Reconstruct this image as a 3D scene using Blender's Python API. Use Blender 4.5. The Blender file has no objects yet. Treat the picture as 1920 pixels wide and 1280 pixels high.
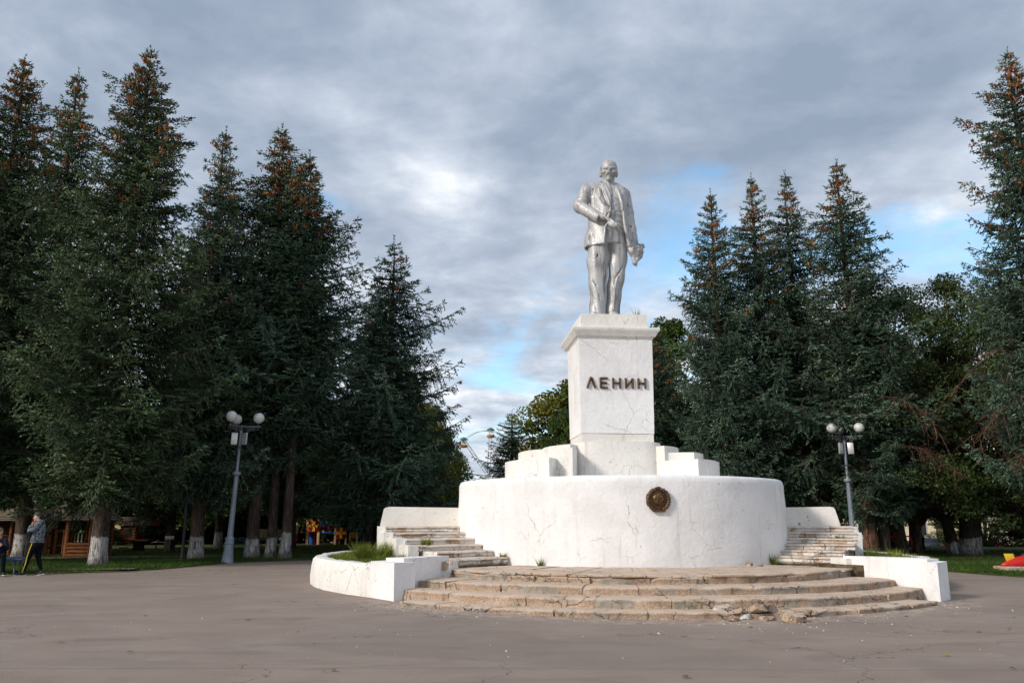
import bpy, bmesh, math, random
import numpy as np
from mathutils import Vector, Matrix, noise

# ------------------------------------------------------------------ camera, sky, sun, exposure
SC = bpy.context.scene
CAM_H = 1.57
FPX = 1550.0
TILT = math.atan(335.0 / FPX)
cam_data = bpy.data.cameras.new("camera")
cam = bpy.data.objects.new("camera", cam_data)
SC.collection.objects.link(cam)
cam.location = (0, 0, CAM_H)
cam.rotation_euler = (math.radians(90) + TILT, 0, 0)
cam_data.sensor_width = 36.0
cam_data.lens = FPX / 1920.0 * 36.0
cam_data.clip_end = 3000
SC.camera = cam

SUN_AZ = math.radians(-125)      # clockwise from +Y
SUN_EL = math.radians(29)
world = bpy.data.worlds.new("World")
SC.world = world
world.use_nodes = True


def build_world():
    nt = world.node_tree
    N, L = nt.nodes, nt.links
    N.clear()
    out = N.new('ShaderNodeOutputWorld')
    bg = N.new('ShaderNodeBackground')
    bg.inputs['Strength'].default_value = 0.1
    L.new(bg.outputs[0], out.inputs[0])
    sky = N.new('ShaderNodeTexSky')
    sky.sky_type = 'NISHITA'
    sky.sun_disc = False
    sky.sun_elevation = SUN_EL
    sky.sun_rotation = SUN_AZ
    sky.air_density = 1.0
    sky.ozone_density = 1.5
    tc = N.new('ShaderNodeTexCoord')
    sep = N.new('ShaderNodeSeparateXYZ')
    L.new(tc.outputs['Generated'], sep.inputs[0])

    def m(op, a, b=None, c=None):
        n = N.new('ShaderNodeMath'); n.operation = op
        for i, v in enumerate((a, b, c)):
            if v is None: continue
            if isinstance(v, (int, float)): n.inputs[i].default_value = v
            else: L.new(v, n.inputs[i])
        return n.outputs[0]

    def ss(v, lo, hi):
        n = N.new('ShaderNodeMapRange'); n.interpolation_type = 'SMOOTHSTEP'
        L.new(v, n.inputs['Value'])
        n.inputs['From Min'].default_value = lo; n.inputs['From Max'].default_value = hi
        return n.outputs[0]
    z = m('MAXIMUM', sep.outputs[2], 0.0)
    den = m('ADD', z, 0.16)
    u = m('DIVIDE', sep.outputs[0], den)
    v = m('DIVIDE', sep.outputs[1], den)
    cmb = N.new('ShaderNodeCombineXYZ')
    L.new(u, cmb.inputs[0]); L.new(v, cmb.inputs[1])

    def nz(scale, detail, rough, off, dist=0.0):
        mp = N.new('ShaderNodeMapping'); mp.inputs['Location'].default_value = off
        L.new(cmb.outputs[0], mp.inputs[0])
        n = N.new('ShaderNodeTexNoise')
        n.inputs['Scale'].default_value = scale; n.inputs['Detail'].default_value = detail
        n.inputs['Roughness'].default_value = rough; n.inputs['Distortion'].default_value = dist
        L.new(mp.outputs[0], n.inputs['Vector'])
        return n.outputs['Fac']

    def blob(az, el, saz, sel):
        """soft patch of cloud centred at one bearing / elevation (degrees)"""
        a = m('ARCTAN2', sep.outputs[0], sep.outputs[1])
        e = m('ARCSINE', sep.outputs[2])
        da = m('DIVIDE', m('SUBTRACT', a, math.radians(az)), math.radians(saz))
        de = m('DIVIDE', m('SUBTRACT', e, math.radians(el)), math.radians(sel))
        s = m('ADD', m('MULTIPLY', da, da), m('MULTIPLY', de, de))
        return m('EXPONENT', m('MULTIPLY', s, -1.0))
    big = nz(0.75, 4, 0.5, (3.1, 7.7, 0), 0.4)
    mid = nz(2.4, 7, 0.55, (11.3, 2.2, 0), 0.3)
    fine = nz(6.5, 6, 0.6, (1.3, 21.2, 0), 0.25)
    dens = m('ADD', m('MULTIPLY', big, 0.14), m('ADD', m('MULTIPLY', mid, 0.86), m('MULTIPLY', fine, 0.42)))
    dens = m('ADD', dens, m('MULTIPLY', blob(18, 27.5, 14, 3.6), 0.15))
    dens = m('ADD', dens, m('MULTIPLY', blob(2, 22, 5, 9), 0.08))
    dens = m('ADD', dens, m('MULTIPLY', blob(-26, 31, 18, 9), 0.13))
    dens = m('SUBTRACT', dens, m('MULTIPLY', blob(-5, 24.5, 4, 4), 0.17))
    dens = m('SUBTRACT', dens, m('MULTIPLY', blob(1, 31.5, 5, 3), 0.10))
    e_bias = m('MULTIPLY', ss(sep.outputs[2], 0.08, 0.52), ss(sep.outputs[2], 0.92, 0.66))  # cloud lightened again overhead, above the view, to raise the fill light
    dens = m('ADD', dens, m('MULTIPLY', m('SUBTRACT', e_bias, 0.55), 0.22))
    ramp = N.new('ShaderNodeValToRGB')
    cr = ramp.color_ramp
    cr.interpolation = 'B_SPLINE'
    stops = [(0.42, (8.3, 8.4, 8.6)), (0.53, (6.1, 6.5, 7.1)), (0.65, (4.35, 4.9, 5.75)), (0.81, (3.1, 3.65, 4.55)), (0.96, (2.3, 2.85, 3.7))]
    while len(cr.elements) < len(stops): cr.elements.new(0.5)
    for el, (p, c) in zip(cr.elements, stops):
        el.position = p; el.color = (*[q / 10 for q in c], 1)
    L.new(dens, ramp.inputs[0])
    cl = N.new('ShaderNodeVectorMath'); cl.operation = 'SCALE'
    L.new(ramp.outputs[0], cl.inputs[0]); cl.inputs['Scale'].default_value = 10.0
    skm = N.new('ShaderNodeVectorMath'); skm.operation = 'MULTIPLY'
    L.new(sky.outputs[0], skm.inputs[0]); skm.inputs[1].default_value = (1.35, 1.75, 1.8)
    # broken cloud: gaps of blue, more of them low down
    gapn = nz(1.7, 6, 0.58, (5.5, 0.7, 0), 0.5)
    gap = m('ADD', gapn, m('MULTIPLY', blob(12.5, 18.5, 5.5, 4.5), 0.22))
    gap = m('ADD', gap, m('MULTIPLY', blob(-3, 9.5, 7, 2.0), 0.20))
    gap = m('ADD', gap, m('MULTIPLY', blob(26, 18.5, 9, 4.5), 0.15))
    gap = m('SUBTRACT', gap, m('MULTIPLY', blob(-4, 17, 8, 4.5), 0.14))
    gap = m('SUBTRACT', gap, m('MULTIPLY', ss(sep.outputs[2], 0.36, 0.46), 0.30))
    gm = ss(gap, 0.50, 0.72)
    gm = m('MULTIPLY', m('MULTIPLY', gm, 0.9), ss(sep.outputs[2], 0.03, 0.14))
    mix = N.new('ShaderNodeMix'); mix.data_type = 'RGBA'
    L.new(gm, mix.inputs[0]); L.new(cl.outputs[0], mix.inputs[6]); L.new(skm.outputs[0], mix.inputs[7])
    L.new(mix.outputs[2], bg.inputs['Color'])


build_world()
sun_data = bpy.data.lights.new("sun", 'SUN')
sun_data.energy = 2.3
sun_data.angle = math.radians(10)
sun_data.color = (1.0, 0.915, 0.82)
sun = bpy.data.objects.new("sun", sun_data)
SC.collection.objects.link(sun)
sd = Vector((math.sin(SUN_AZ) * math.cos(SUN_EL), math.cos(SUN_AZ) * math.cos(SUN_EL), math.sin(SUN_EL)))
sun.rotation_euler = sd.to_track_quat('Z', 'Y').to_euler()
SC.view_settings.view_transform = 'Standard'
SC.view_settings.look = 'None'
SC.view_settings.exposure = 0.45
SC.view_settings.gamma = 1.0
SC.view_settings.use_curve_mapping = False
SC.cycles.max_bounces = 6

# ------------------------------------------------------------------ helpers
COL = SC.collection
rng = np.random.default_rng(7)
random.seed(7)


def at_y(u, v, Y):
    x = (u - 960) / FPX; y = -(v - 640) / FPX
    r = (x, math.cos(TILT) - y * math.sin(TILT), math.sin(TILT) + y * math.cos(TILT))
    k = Y / r[1]
    return Vector((r[0] * k, Y, CAM_H + r[2] * k))


def empty(name, loc=(0, 0, 0), rz=0.0, label=None, cat=None, group=None, kind=None):
    o = bpy.data.objects.new(name, None)
    COL.objects.link(o)
    o.location = loc; o.rotation_euler = (0, 0, rz)
    o.empty_display_size = 0.2
    return tag(o, label, cat, group, kind)


def tag(o, label=None, cat=None, group=None, kind=None):
    if label: o['label'] = label
    if cat: o['category'] = cat
    if group: o['group'] = group
    if kind: o['kind'] = kind
    return o


def link(name, me, mats=None, parent=None, loc=None, rot=None):
    o = bpy.data.objects.new(name, me)
    COL.objects.link(o)
    if mats is not None and len(me.materials) == 0:
        for m_ in (mats if isinstance(mats, (list, tuple)) else [mats]):
            me.materials.append(m_)
    if parent is not None: o.parent = parent
    if loc is not None: o.location = loc
    if rot is not None: o.rotation_euler = rot
    return o


def copy_tree(o, parent=None):
    c = o.copy(); COL.objects.link(c)
    if parent is not None: c.parent = parent
    for ch in [q for q in COL.objects if q.parent == o]:
        copy_tree(ch, c)
    return c


def np_mesh(name, V, F, smooth=False, tone=None, mi=None):
    """V (n,3); F (m,k) constant k; tone per-vertex float -> colour attribute"""
    V = np.asarray(V, dtype=np.float32); F = np.asarray(F, dtype=np.int32)
    me = bpy.data.meshes.new(name)
    m_, k = F.shape
    me.vertices.add(len(V)); me.vertices.foreach_set('co', V.ravel())
    me.loops.add(m_ * k); me.loops.foreach_set('vertex_index', F.ravel())
    me.polygons.add(m_)
    me.polygons.foreach_set('loop_start', np.arange(0, m_ * k, k, dtype=np.int32))
    me.polygons.foreach_set('loop_total', np.full(m_, k, dtype=np.int32))
    if mi is not None: me.polygons.foreach_set('material_index', np.asarray(mi, dtype=np.int32))
    me.polygons.foreach_set('use_smooth', np.full(m_, smooth, dtype=bool))
    me.update(calc_edges=True)
    if tone is not None:
        at = me.attributes.new('tone', 'FLOAT', 'POINT')
        at.data.foreach_set('value', np.asarray(tone, dtype=np.float32))
    return me


def bm_mesh(name, bm, smooth=False, bevel=0.0, segs=2, recalc=True):
    if bevel > 0:
        bmesh.ops.remove_doubles(bm, verts=bm.verts, dist=1e-5)
        es = [e for e in bm.edges if len(e.link_faces) == 2 and e.calc_face_angle(0) > 0.5]
        bmesh.ops.bevel(bm, geom=es, offset=bevel, segments=segs, profile=0.5, affect='EDGES', clamp_overlap=True)
    if recalc:
        bmesh.ops.recalc_face_normals(bm, faces=bm.faces)
    me = bpy.data.meshes.new(name)
    bm.to_mesh(me); bm.free()
    if smooth:
        for p in me.polygons: p.use_smooth = True
        if smooth == 'auto':
            try: me.set_sharp_from_angle(angle=math.radians(40))
            except Exception: pass
    return me


def box(bm, c, s, M=None):
    vs = []
    for dz in (-.5, .5):
        for dx, dy in ((-.5, -.5), (.5, -.5), (.5, .5), (-.5, .5)):
            p = Vector((c[0] + dx * s[0], c[1] + dy * s[1], c[2] + dz * s[2]))
            if M is not None: p = M @ p
            vs.append(bm.verts.new(p))
    for f in ((0, 3, 2, 1), (4, 5, 6, 7), (0, 1, 5, 4), (1, 2, 6, 5), (2, 3, 7, 6), (3, 0, 4, 7)):
        bm.faces.new([vs[i] for i in f])
    return vs


def prism(bm, pts, z0, z1):
    """pts CCW in XY, z may be scalars or callables of (x,y)"""
    f0 = z0 if callable(z0) else (lambda x, y: z0)
    f1 = z1 if callable(z1) else (lambda x, y: z1)
    a = [bm.verts.new((x, y, f0(x, y))) for x, y in pts]
    b = [bm.verts.new((x, y, f1(x, y))) for x, y in pts]
    n = len(pts)
    bm.faces.new(a[::-1]); bm.faces.new(b)
    for i in range(n):
        bm.faces.new((a[i], a[(i + 1) % n], b[(i + 1) % n], b[i]))
    return a, b


def lathe(bm, prof, n=24, c=(0, 0), cap=True):
    rings = []
    for r, z in prof:
        if r < 1e-5:
            rings.append([bm.verts.new((c[0], c[1], z))]); continue
        rings.append([bm.verts.new((c[0] + r * math.cos(2 * math.pi * i / n), c[1] + r * math.sin(2 * math.pi * i / n), z)) for i in range(n)])
    for A, B in zip(rings, rings[1:]):
        for i in range(n):
            j = (i + 1) % n
            if len(A) == 1 and len(B) == 1: continue
            if len(A) == 1: bm.faces.new((A[0], B[j], B[i]))
            elif len(B) == 1: bm.faces.new((A[i], A[j], B[0]))
            else: bm.faces.new((A[i], A[j], B[j], B[i]))
    if cap:
        if len(rings[0]) > 1: bm.faces.new(rings[0][::-1])
        if len(rings[-1]) > 1: bm.faces.new(rings[-1])


def tube(bm, pts, rad, n=6, caps=True):
    """tube through pts; rad scalar or list"""
    pts = [Vector(p) for p in pts]
    if not isinstance(rad, (list, tuple, np.ndarray)): rad = [rad] * len(pts)
    prev = None; rings = []
    for i, p in enumerate(pts):
        d = (pts[min(i + 1, len(pts) - 1)] - pts[max(i - 1, 0)]).normalized()
        if prev is None:
            a = d.orthogonal().normalized()
        else:
            a = (prev - d * prev.dot(d)).normalized()
        prev = a; b = d.cross(a)
        rings.append([bm.verts.new(p + (a * math.cos(2 * math.pi * k / n) + b * math.sin(2 * math.pi * k / n)) * rad[i]) for k in range(n)])
    for A, B in zip(rings, rings[1:]):
        for k in range(n):
            bm.faces.new((A[k], A[(k + 1) % n], B[(k + 1) % n], B[k]))
    if caps:
        bm.faces.new(rings[0][::-1]); bm.faces.new(rings[-1])


def ball(bm, c, r, u=16, v=10, M=None):
    mm = Matrix.Translation(c) @ Matrix.Diagonal((*(r if isinstance(r, (tuple, list)) else (r, r, r)), 1))
    if M is not None: mm = M @ mm
    bmesh.ops.create_uvsphere(bm, u_segments=u, v_segments=v, radius=1.0, matrix=mm)


def rough_up(me, amp, scale, seed=0.0, lock=None):
    """displace vertices with coherent noise (real relief)"""
    for v in me.vertices:
        p = v.co * scale + Vector((seed, seed * 1.7, seed * .3))
        d = noise.noise_vector(p)
        if lock: d = Vector((d.x * lock[0], d.y * lock[1], d.z * lock[2]))
        v.co += d * amp
    me.update()


# ------------------------------------------------------------------ node materials
class NM:
    def __init__(s, name, rough=0.8, spec=0.3, metal=0.0):
        s.m = bpy.data.materials.new(name); s.m.use_nodes = True
        s.nt = s.m.node_tree; s.N = s.nt.nodes; s.L = s.nt.links
        s.b = s.N['Principled BSDF']
        s.b.inputs['Roughness'].default_value = rough
        s.b.inputs['Specular IOR Level'].default_value = spec
        s.b.inputs['Metallic'].default_value = metal
        s.tc = s.N.new('ShaderNodeTexCoord')

    def co(s, which='Object', scale=None, loc=None):
        o = s.tc.outputs[which]
        if scale is None and loc is None: return o
        mp = s.N.new('ShaderNodeMapping')
        if scale is not None: mp.inputs['Scale'].default_value = scale
        if loc is not None: mp.inputs['Location'].default_value = loc
        s.L.new(o, mp.inputs[0]); return mp.outputs[0]

    def put(s, sock, v):
        if isinstance(v, (int, float)): sock.default_value = v
        elif isinstance(v, (tuple, list)):
            sock.default_value = (*v, 1) if len(v) == 3 and sock.type == 'RGBA' else v
        else: s.L.new(v, sock)

    def noise(s, scale, detail=4, rough=0.55, co=None, dist=0.0, out='Fac'):
        n = s.N.new('ShaderNodeTexNoise')
        n.inputs['Scale'].default_value = scale; n.inputs['Detail'].default_value = detail
        n.inputs['Roughness'].default_value = rough; n.inputs['Distortion'].default_value = dist
        s.L.new(co if co is not None else s.co(), n.inputs['Vector']); return n.outputs[out]

    def voro(s, scale, feature='F1', co=None, out='Distance', rand=1.0):
        n = s.N.new('ShaderNodeTexVoronoi'); n.feature = feature
        n.inputs['Scale'].default_value = scale; n.inputs['Randomness'].default_value = rand
        s.L.new(co if co is not None else s.co(), n.inputs['Vector']); return n.outputs[out]

    def math(s, op, a, b=0.0, clamp=False):
        n = s.N.new('ShaderNodeMath'); n.operation = op; n.use_clamp = clamp
        s.put(n.inputs[0], a); s.put(n.inputs[1], b); return n.outputs[0]

    def ss(s, v, lo, hi, a=0.0, b=1.0):
        n = s.N.new('ShaderNodeMapRange'); n.interpolation_type = 'SMOOTHSTEP'
        s.put(n.inputs['Value'], v)
        n.inputs['From Min'].default_value = lo; n.inputs['From Max'].default_value = hi
        n.inputs['To Min'].default_value = a; n.inputs['To Max'].default_value = b
        return n.outputs[0]

    def mix(s, f, a, b, mode='MIX'):
        n = s.N.new('ShaderNodeMix'); n.data_type = 'RGBA'; n.blend_type = mode
        s.put(n.inputs[0], f); s.put(n.inputs[6], a); s.put(n.inputs[7], b); return n.outputs[2]

    def warp(s, amt, scale, co=None):
        c = co if co is not None else s.co()
        nz = s.noise(scale, 4, 0.6, c, out='Color')
        a = s.N.new('ShaderNodeVectorMath'); a.operation = 'SUBTRACT'; s.L.new(nz, a.inputs[0]); a.inputs[1].default_value = (.5, .5, .5)
        b = s.N.new('ShaderNodeVectorMath'); b.operation = 'SCALE'; s.L.new(a.outputs[0], b.inputs[0]); b.inputs['Scale'].default_value = amt
        d = s.N.new('ShaderNodeVectorMath'); d.operation = 'ADD'; s.L.new(c, d.inputs[0]); s.L.new(b.outputs[0], d.inputs[1])
        return d.outputs[0]

    def attr(s, name):
        n = s.N.new('ShaderNodeAttribute'); n.attribute_name = name; return n.outputs['Fac']

    def sep(s, co=None):
        n = s.N.new('ShaderNodeSeparateXYZ'); s.L.new(co if co is not None else s.co(), n.inputs[0]); return n.outputs

    def bump(s, h, strength=0.5, dist=0.02):
        n = s.N.new('ShaderNodeBump'); n.inputs['Strength'].default_value = strength; n.inputs['Distance'].default_value = dist
        s.L.new(h, n.inputs['Height']); s.L.new(n.outputs[0], s.b.inputs['Normal'])

    def color(s, c): s.put(s.b.inputs['Base Color'], c); return s.m

    def done(s): return s.m


def plain(name, c, rough=0.6, metal=0.0, var=0.15, scale=6.0, spec=0.4):
    if rough >= .75: spec = .08
    k = NM(name, rough, spec, metal)
    n = k.noise(scale, 5, 0.6)
    c2 = tuple(min(1, q * (1 + var)) for q in c); c1 = tuple(q * (1 - var) for q in c)
    k.color(k.mix(k.ss(n, .35, .65), c1, c2))
    k.bump(k.noise(scale * 6, 3), 0.15, 0.005)
    return k.m


def mat_whitewash(name, dirt=0.5, crack=1.0, chip=0.5, base=(.83, .815, .805)):
    k = NM(name, 0.85, 0.2)
    w = k.warp(0.35, 1.6)
    big = k.noise(0.9, 5, 0.6)
    c = k.mix(k.ss(big, .38, .66), base, tuple(q * .90 for q in base))
    fine = k.noise(9, 6, 0.7)
    c = k.mix(k.ss(fine, .52, .75, 0, .35 * dirt), c, (.50, .43, .34))
    # vertical rain streaks
    st = k.noise(3.2, 5, 0.6, k.co(scale=(1.6, 1.6, .16)))
    c = k.mix(k.ss(st, .56, .74, 0, .42 * dirt), c, (.46, .40, .34))
    # cracks: thin lines, only where a broad mask lets them
    d1 = k.voro(0.75, 'DISTANCE_TO_EDGE', w)
    m1 = k.ss(k.noise(0.7, 3, .5, k.co(loc=(5, 3, 1))), .52, .60)
    l1 = k.math('MULTIPLY', k.ss(d1, .0008, .0045, .62, 0), m1)
    w2 = k.warp(0.16, 4.0)
    d2 = k.voro(2.6, 'DISTANCE_TO_EDGE', w2)
    m2 = k.ss(k.noise(1.1, 3, .5, k.co(loc=(1, 8, 4))), .55, .64)
    l2 = k.math('MULTIPLY', k.ss(d2, .001, .010, .55, 0), m2)
    lines = k.math('MULTIPLY', k.math('MAXIMUM', l1, l2), crack, True)
    c = k.mix(lines, c, (.24, .19, .15))
    # small chips down to the render
    ch = k.noise(5.5, 4, 0.62, k.co(loc=(2, 2, 9)))
    cm = k.ss(ch, .725 - .05 * chip, .745 - .05 * chip)
    c = k.mix(cm, c, (.36, .30, .24))
    k.color(c)
    h = k.math('ADD', k.math('MULTIPLY', k.noise(4, 8, 0.65), .9), k.math('MULTIPLY', k.noise(22, 5, .6), .3))
    h = k.math('SUBTRACT', h, k.math('MULTIPLY', lines, .5))
    h = k.math('SUBTRACT', h, k.math('MULTIPLY', cm, .35))
    k.bump(h, 0.55, 0.045)
    return k.m


def mat_step(name, paint=0.0):
    k = NM(name, 0.92, 0.15)
    a = k.noise(34, 6, .75)
    g = k.voro(26, 'F1')
    sand = k.mix(k.ss(a, .33, .68), (.34, .235, .16), (.66, .515, .395))
    sand = k.mix(k.ss(g, .12, .34, .45, 0), sand, (.60, .48, .35))
    pn = k.noise(1.25, 4, .55, k.co(loc=(4, 1, 2)), .6)
    cem = k.mix(k.ss(k.noise(7, 6, .6), .3, .7), (.33, .285, .235), (.48, .42, .35))
    c = k.mix(k.ss(pn, .52, .56), sand, cem)
    grime = k.noise(3.2, 6, .65, k.co(loc=(0, 6, 2)))
    c = k.mix(k.ss(grime, .52, .72, 0, .6), c, (.16, .115, .075))
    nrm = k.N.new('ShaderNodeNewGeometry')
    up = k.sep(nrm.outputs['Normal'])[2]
    # upward faces (the treads) are mixed paler than the broken risers
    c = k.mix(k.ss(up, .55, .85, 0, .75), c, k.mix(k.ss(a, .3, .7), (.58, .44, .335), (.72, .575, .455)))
    d = k.voro(1.5, 'DISTANCE_TO_EDGE', k.warp(.5, 1.7))
    ln = k.math('MULTIPLY', k.ss(d, .002, .012, 1, 0), k.ss(k.noise(.9, 2, .5, k.co(loc=(7, 7, 1))), .45, .55))
    d3 = k.voro(5, 'DISTANCE_TO_EDGE', k.warp(.12, 6))
    ln = k.math('MAXIMUM', ln, k.math('MULTIPLY', k.ss(d3, .004, .03, .7, 0), k.ss(k.noise(1.4, 2, .5, k.co(loc=(2, 9, 1))), .52, .6)))
    c = k.mix(ln, c, (.07, .05, .035))
    if paint > 0:
        pm = k.noise(2.3, 5, .6, k.co(loc=(9, 3, 5)), .4)
        sharp = k.ss(pm, .63 - .20 * paint, .65 - .20 * paint)
        sharp = k.math('MULTIPLY', sharp, k.ss(up, .3, .8, 1, .25))
        ln = k.math('MULTIPLY', ln, .6)
        wp = k.mix(k.ss(k.noise(8, 5, .6), .45, .75), (.80, .77, .73), (.60, .54, .48))
        c = k.mix(k.math('MULTIPLY', sharp, k.math('SUBTRACT', 1, ln)), c, wp)
    moss = k.math('MULTIPLY', k.ss(k.noise(1.7, 4, .6, k.co(loc=(3, 1, 8))), .60, .68), k.ss(k.noise(14, 3), .45, .6))
    c = k.mix(k.math('MULTIPLY', moss, .6), c, (.10, .12, .025))
    k.color(c)
    h = k.math('ADD', k.math('MULTIPLY', a, .5), k.math('MULTIPLY', k.noise(7, 6, .7), .9))
    h = k.math('SUBTRACT', h, k.math('MULTIPLY', ln, .7))
    k.bump(h, .9, .05)
    return k.m


def mat_asphalt():
    k = NM('asphalt', 0.9, 0.25)
    co = k.co()
    agg = k.noise(85, 5, .8)
    agg2 = k.voro(55, 'F1', out='Color')
    c = k.mix(k.ss(agg, .3, .75), (.175, .137, .115), (.325, .258, .215))
    mid = k.noise(.8, 7, .68, k.co(scale=(.8, 1.3, 1)), .5)
    c = k.mix(k.ss(mid, .36, .66, 0, .6), c, (.30, .245, .208))
    tr = k.noise(1.1, 6, .65, k.co(scale=(.5, 1.4, 1), loc=(4, 9, 0)), .6)
    c = k.mix(k.ss(tr, .52, .68, 0, .45), c, (.165, .133, .113))
    pat = k.noise(.23, 4, .5, k.co(loc=(7, 2, 0)), .8)
    c = k.mix(k.ss(pat, .53, .60, 0, .30), c, (.175, .145, .125))
    spk = k.voro(3.6, 'F1', k.warp(.3, 5)); spk2 = k.voro(11, 'F1')
    sm = k.math('MULTIPLY', k.ss(spk, .014, .028, .6, 0), k.ss(k.noise(.8, 3), .48, .6))
    c = k.mix(sm, c, (.45, .41, .36))
    c = k.mix(k.math('MULTIPLY', k.ss(spk2, .03, .05, .7, 0), k.ss(k.noise(1.3, 3, .6, k.co(loc=(3, 3, 3))), .6, .7)), c, (.42, .38, .33))
    # pale crumbs and dust under the broken steps
    dd = k.sep(k.co(loc=(-3.0, -21.9, 0)))
    r = k.math('SQRT', k.math('ADD', k.math('MULTIPLY', dd[0], dd[0]), k.math('MULTIPLY', dd[1], dd[1])))
    ring = k.math('MULTIPLY', k.ss(r, 7.55, 8.5, 1, 0), k.ss(dd[1], -3.5, -5.5, 0, 1))
    dust = k.math('MULTIPLY', ring, k.ss(k.noise(5, 6, .75, k.co(), .5), .44, .58))
    c = k.mix(k.math('MULTIPLY', dust, .8), c, (.44, .35, .28))
    bits = k.math('MULTIPLY', k.ss(r, 7.5, 9.4, 1, 0), k.math('MULTIPLY', k.ss(dd[1], -3.5, -5.5, 0, 1), k.ss(k.voro(14, 'F1'), .10, .15, 1, 0)))
    c = k.mix(k.math('MULTIPLY', bits, k.ss(k.noise(2.4, 3), .45, .55)), c, (.62, .56, .48))
    # hairline joint across the foreground and thin cracks
    s = k.sep(k.warp(.05, 1.5))
    j = k.ss(k.math('ABSOLUTE', k.math('SUBTRACT', s[1], 9.55)), .008, .022, 1, 0)
    cr = k.voro(.22, 'DISTANCE_TO_EDGE', k.warp(1.3, .9))
    crm = k.math('MULTIPLY', k.ss(cr, .0006, .0026, 1, 0), k.ss(k.noise(.4, 2, .5, k.co(loc=(1, 5, 5))), .44, .54))
    c = k.mix(k.math('MULTIPLY', k.math('MAXIMUM', k.math('MULTIPLY', j, .45), crm), .75), c, (.05, .045, .04))
    k.color(c)
    k.bump(k.math('ADD', agg, k.math('MULTIPLY', mid, .6)), .5, .012)
    return k.m


def mat_grass_ground():
    k = NM('grass_ground', .95, .1)
    n = k.noise(1.1, 6, .65)
    f = k.noise(30, 5, .7)
    c = k.mix(k.ss(f, .3, .7), (.018, .035, .007), (.06, .105, .018))
    c = k.mix(k.ss(n, .46, .58, 0, .9), c, (.10, .072, .045))
    k.color(c); k.bump(f, .8, .05); return k.m


def mat_tone(name, dark, mid, light, rough=.75, nscale=.55, spec=.2, trans=0.0):
    """leaf material: each leaf or shoot carries its own tone (age / species colour)"""
    k = NM(name, rough, spec)
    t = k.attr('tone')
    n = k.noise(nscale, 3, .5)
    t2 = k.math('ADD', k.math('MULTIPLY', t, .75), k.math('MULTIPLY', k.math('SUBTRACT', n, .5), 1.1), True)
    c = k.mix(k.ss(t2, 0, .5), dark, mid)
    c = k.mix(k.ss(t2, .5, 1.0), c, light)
    k.color(c)
    if trans:
        k.b.inputs['Subsurface Weight'].default_value = 0
        tr = k.N.new('ShaderNodeBsdfTranslucent'); k.put(tr.inputs['Color'], c)
        mx = k.N.new('ShaderNodeMixShader'); mx.inputs[0].default_value = trans
        k.L.new(k.b.outputs[0], mx.inputs[1]); k.L.new(tr.outputs[0], mx.inputs[2])
        k.L.new(mx.outputs[0], k.N['Material Output'].inputs['Surface'])
    return k.m


def mat_bark(name, c1=(.055, .04, .03), c2=(.14, .105, .08), lime_top=0.0):
    k = NM(name, .95, .1)
    st = k.co(scale=(5, 5, 1.3))
    a = k.noise(2.6, 7, .72, st, .6)
    d = k.noise(3.4, 5, .7, k.co(scale=(4, 4, .55)), .9)
    fur = k.ss(d, .50, .62, 0, 1)
    c = k.mix(k.ss(a, .3, .7), c1, c2)
    if lime_top > 0:
        z = k.sep()[2]
        oi = k.N.new('ShaderNodeObjectInfo')
        e = k.math('ADD', z, k.math('ADD', k.math('MULTIPLY', k.noise(5, 4), .35), k.math('MULTIPLY', oi.outputs['Random'], .35)))
        mk = k.ss(e, lime_top + .15, lime_top + .24, 1, 0)
        wh = k.mix(k.ss(k.noise(2.4, 5, .7), .35, .65), (.60, .57, .54), (.38, .35, .33))
        wh = k.mix(k.ss(d, .54, .60, 0, .85), wh, (.06, .05, .042))
        mk = k.math('MULTIPLY', mk, k.ss(z, .05, .35, .45, 1))
        c = k.mix(mk, c, wh)
    else:
        c = k.mix(k.math('MULTIPLY', fur, .7), c, tuple(q * .45 for q in c1))
    k.color(c)
    k.bump(k.math('SUBTRACT', a, fur), 1.0, .05)
    return k.m


def mat_statue():
    k = NM('statue_silver_paint', .42, .5, .25)
    big = k.noise(1.1, 4, .5)
    c = k.mix(k.ss(big, .35, .65), (.52, .515, .51), (.40, .395, .395))
    st = k.noise(3.0, 6, .7, k.co(scale=(2.2, 2.2, .28)))
    c = k.mix(k.ss(st, .52, .66, 0, .8), c, (.15, .14, .135))
    rs = k.noise(2.2, 5, .6, k.co(scale=(1.6, 1.6, .5), loc=(4, 4, 4)))
    c = k.mix(k.ss(rs, .60, .72, 0, .35), c, (.34, .28, .24))
    pit = k.noise(17, 5, .7)
    c = k.mix(k.ss(pit, .64, .74, 0, .4), c, (.18, .17, .16))
    d = k.voro(1.9, 'DISTANCE_TO_EDGE', k.warp(.35, 2.4))
    ln = k.math('MULTIPLY', k.ss(d, .001, .009, .8, 0), k.ss(k.noise(1.3, 2, .5, k.co(loc=(2, 2, 2))), .50, .58))
    c = k.mix(ln, c, (.05, .045, .04))
    k.color(c)
    k.put(k.b.inputs['Roughness'], k.ss(pit, .4, .7, .46, .75))
    h = k.math('ADD', k.math('MULTIPLY', k.noise(6, 7, .65), .8), k.math('MULTIPLY', pit, .35))
    k.bump(k.math('SUBTRACT', h, ln), .18, .015)
    return k.m


def mat_wood(name, c1, c2, sc=(1, 1, 8)):
    k = NM(name, .85, .2)
    a = k.noise(3, 6, .65, k.co(scale=sc), .6)
    c = k.mix(k.ss(a, .3, .7), c1, c2)
    k.color(c); k.bump(a, .5, .01); return k.m


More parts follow.
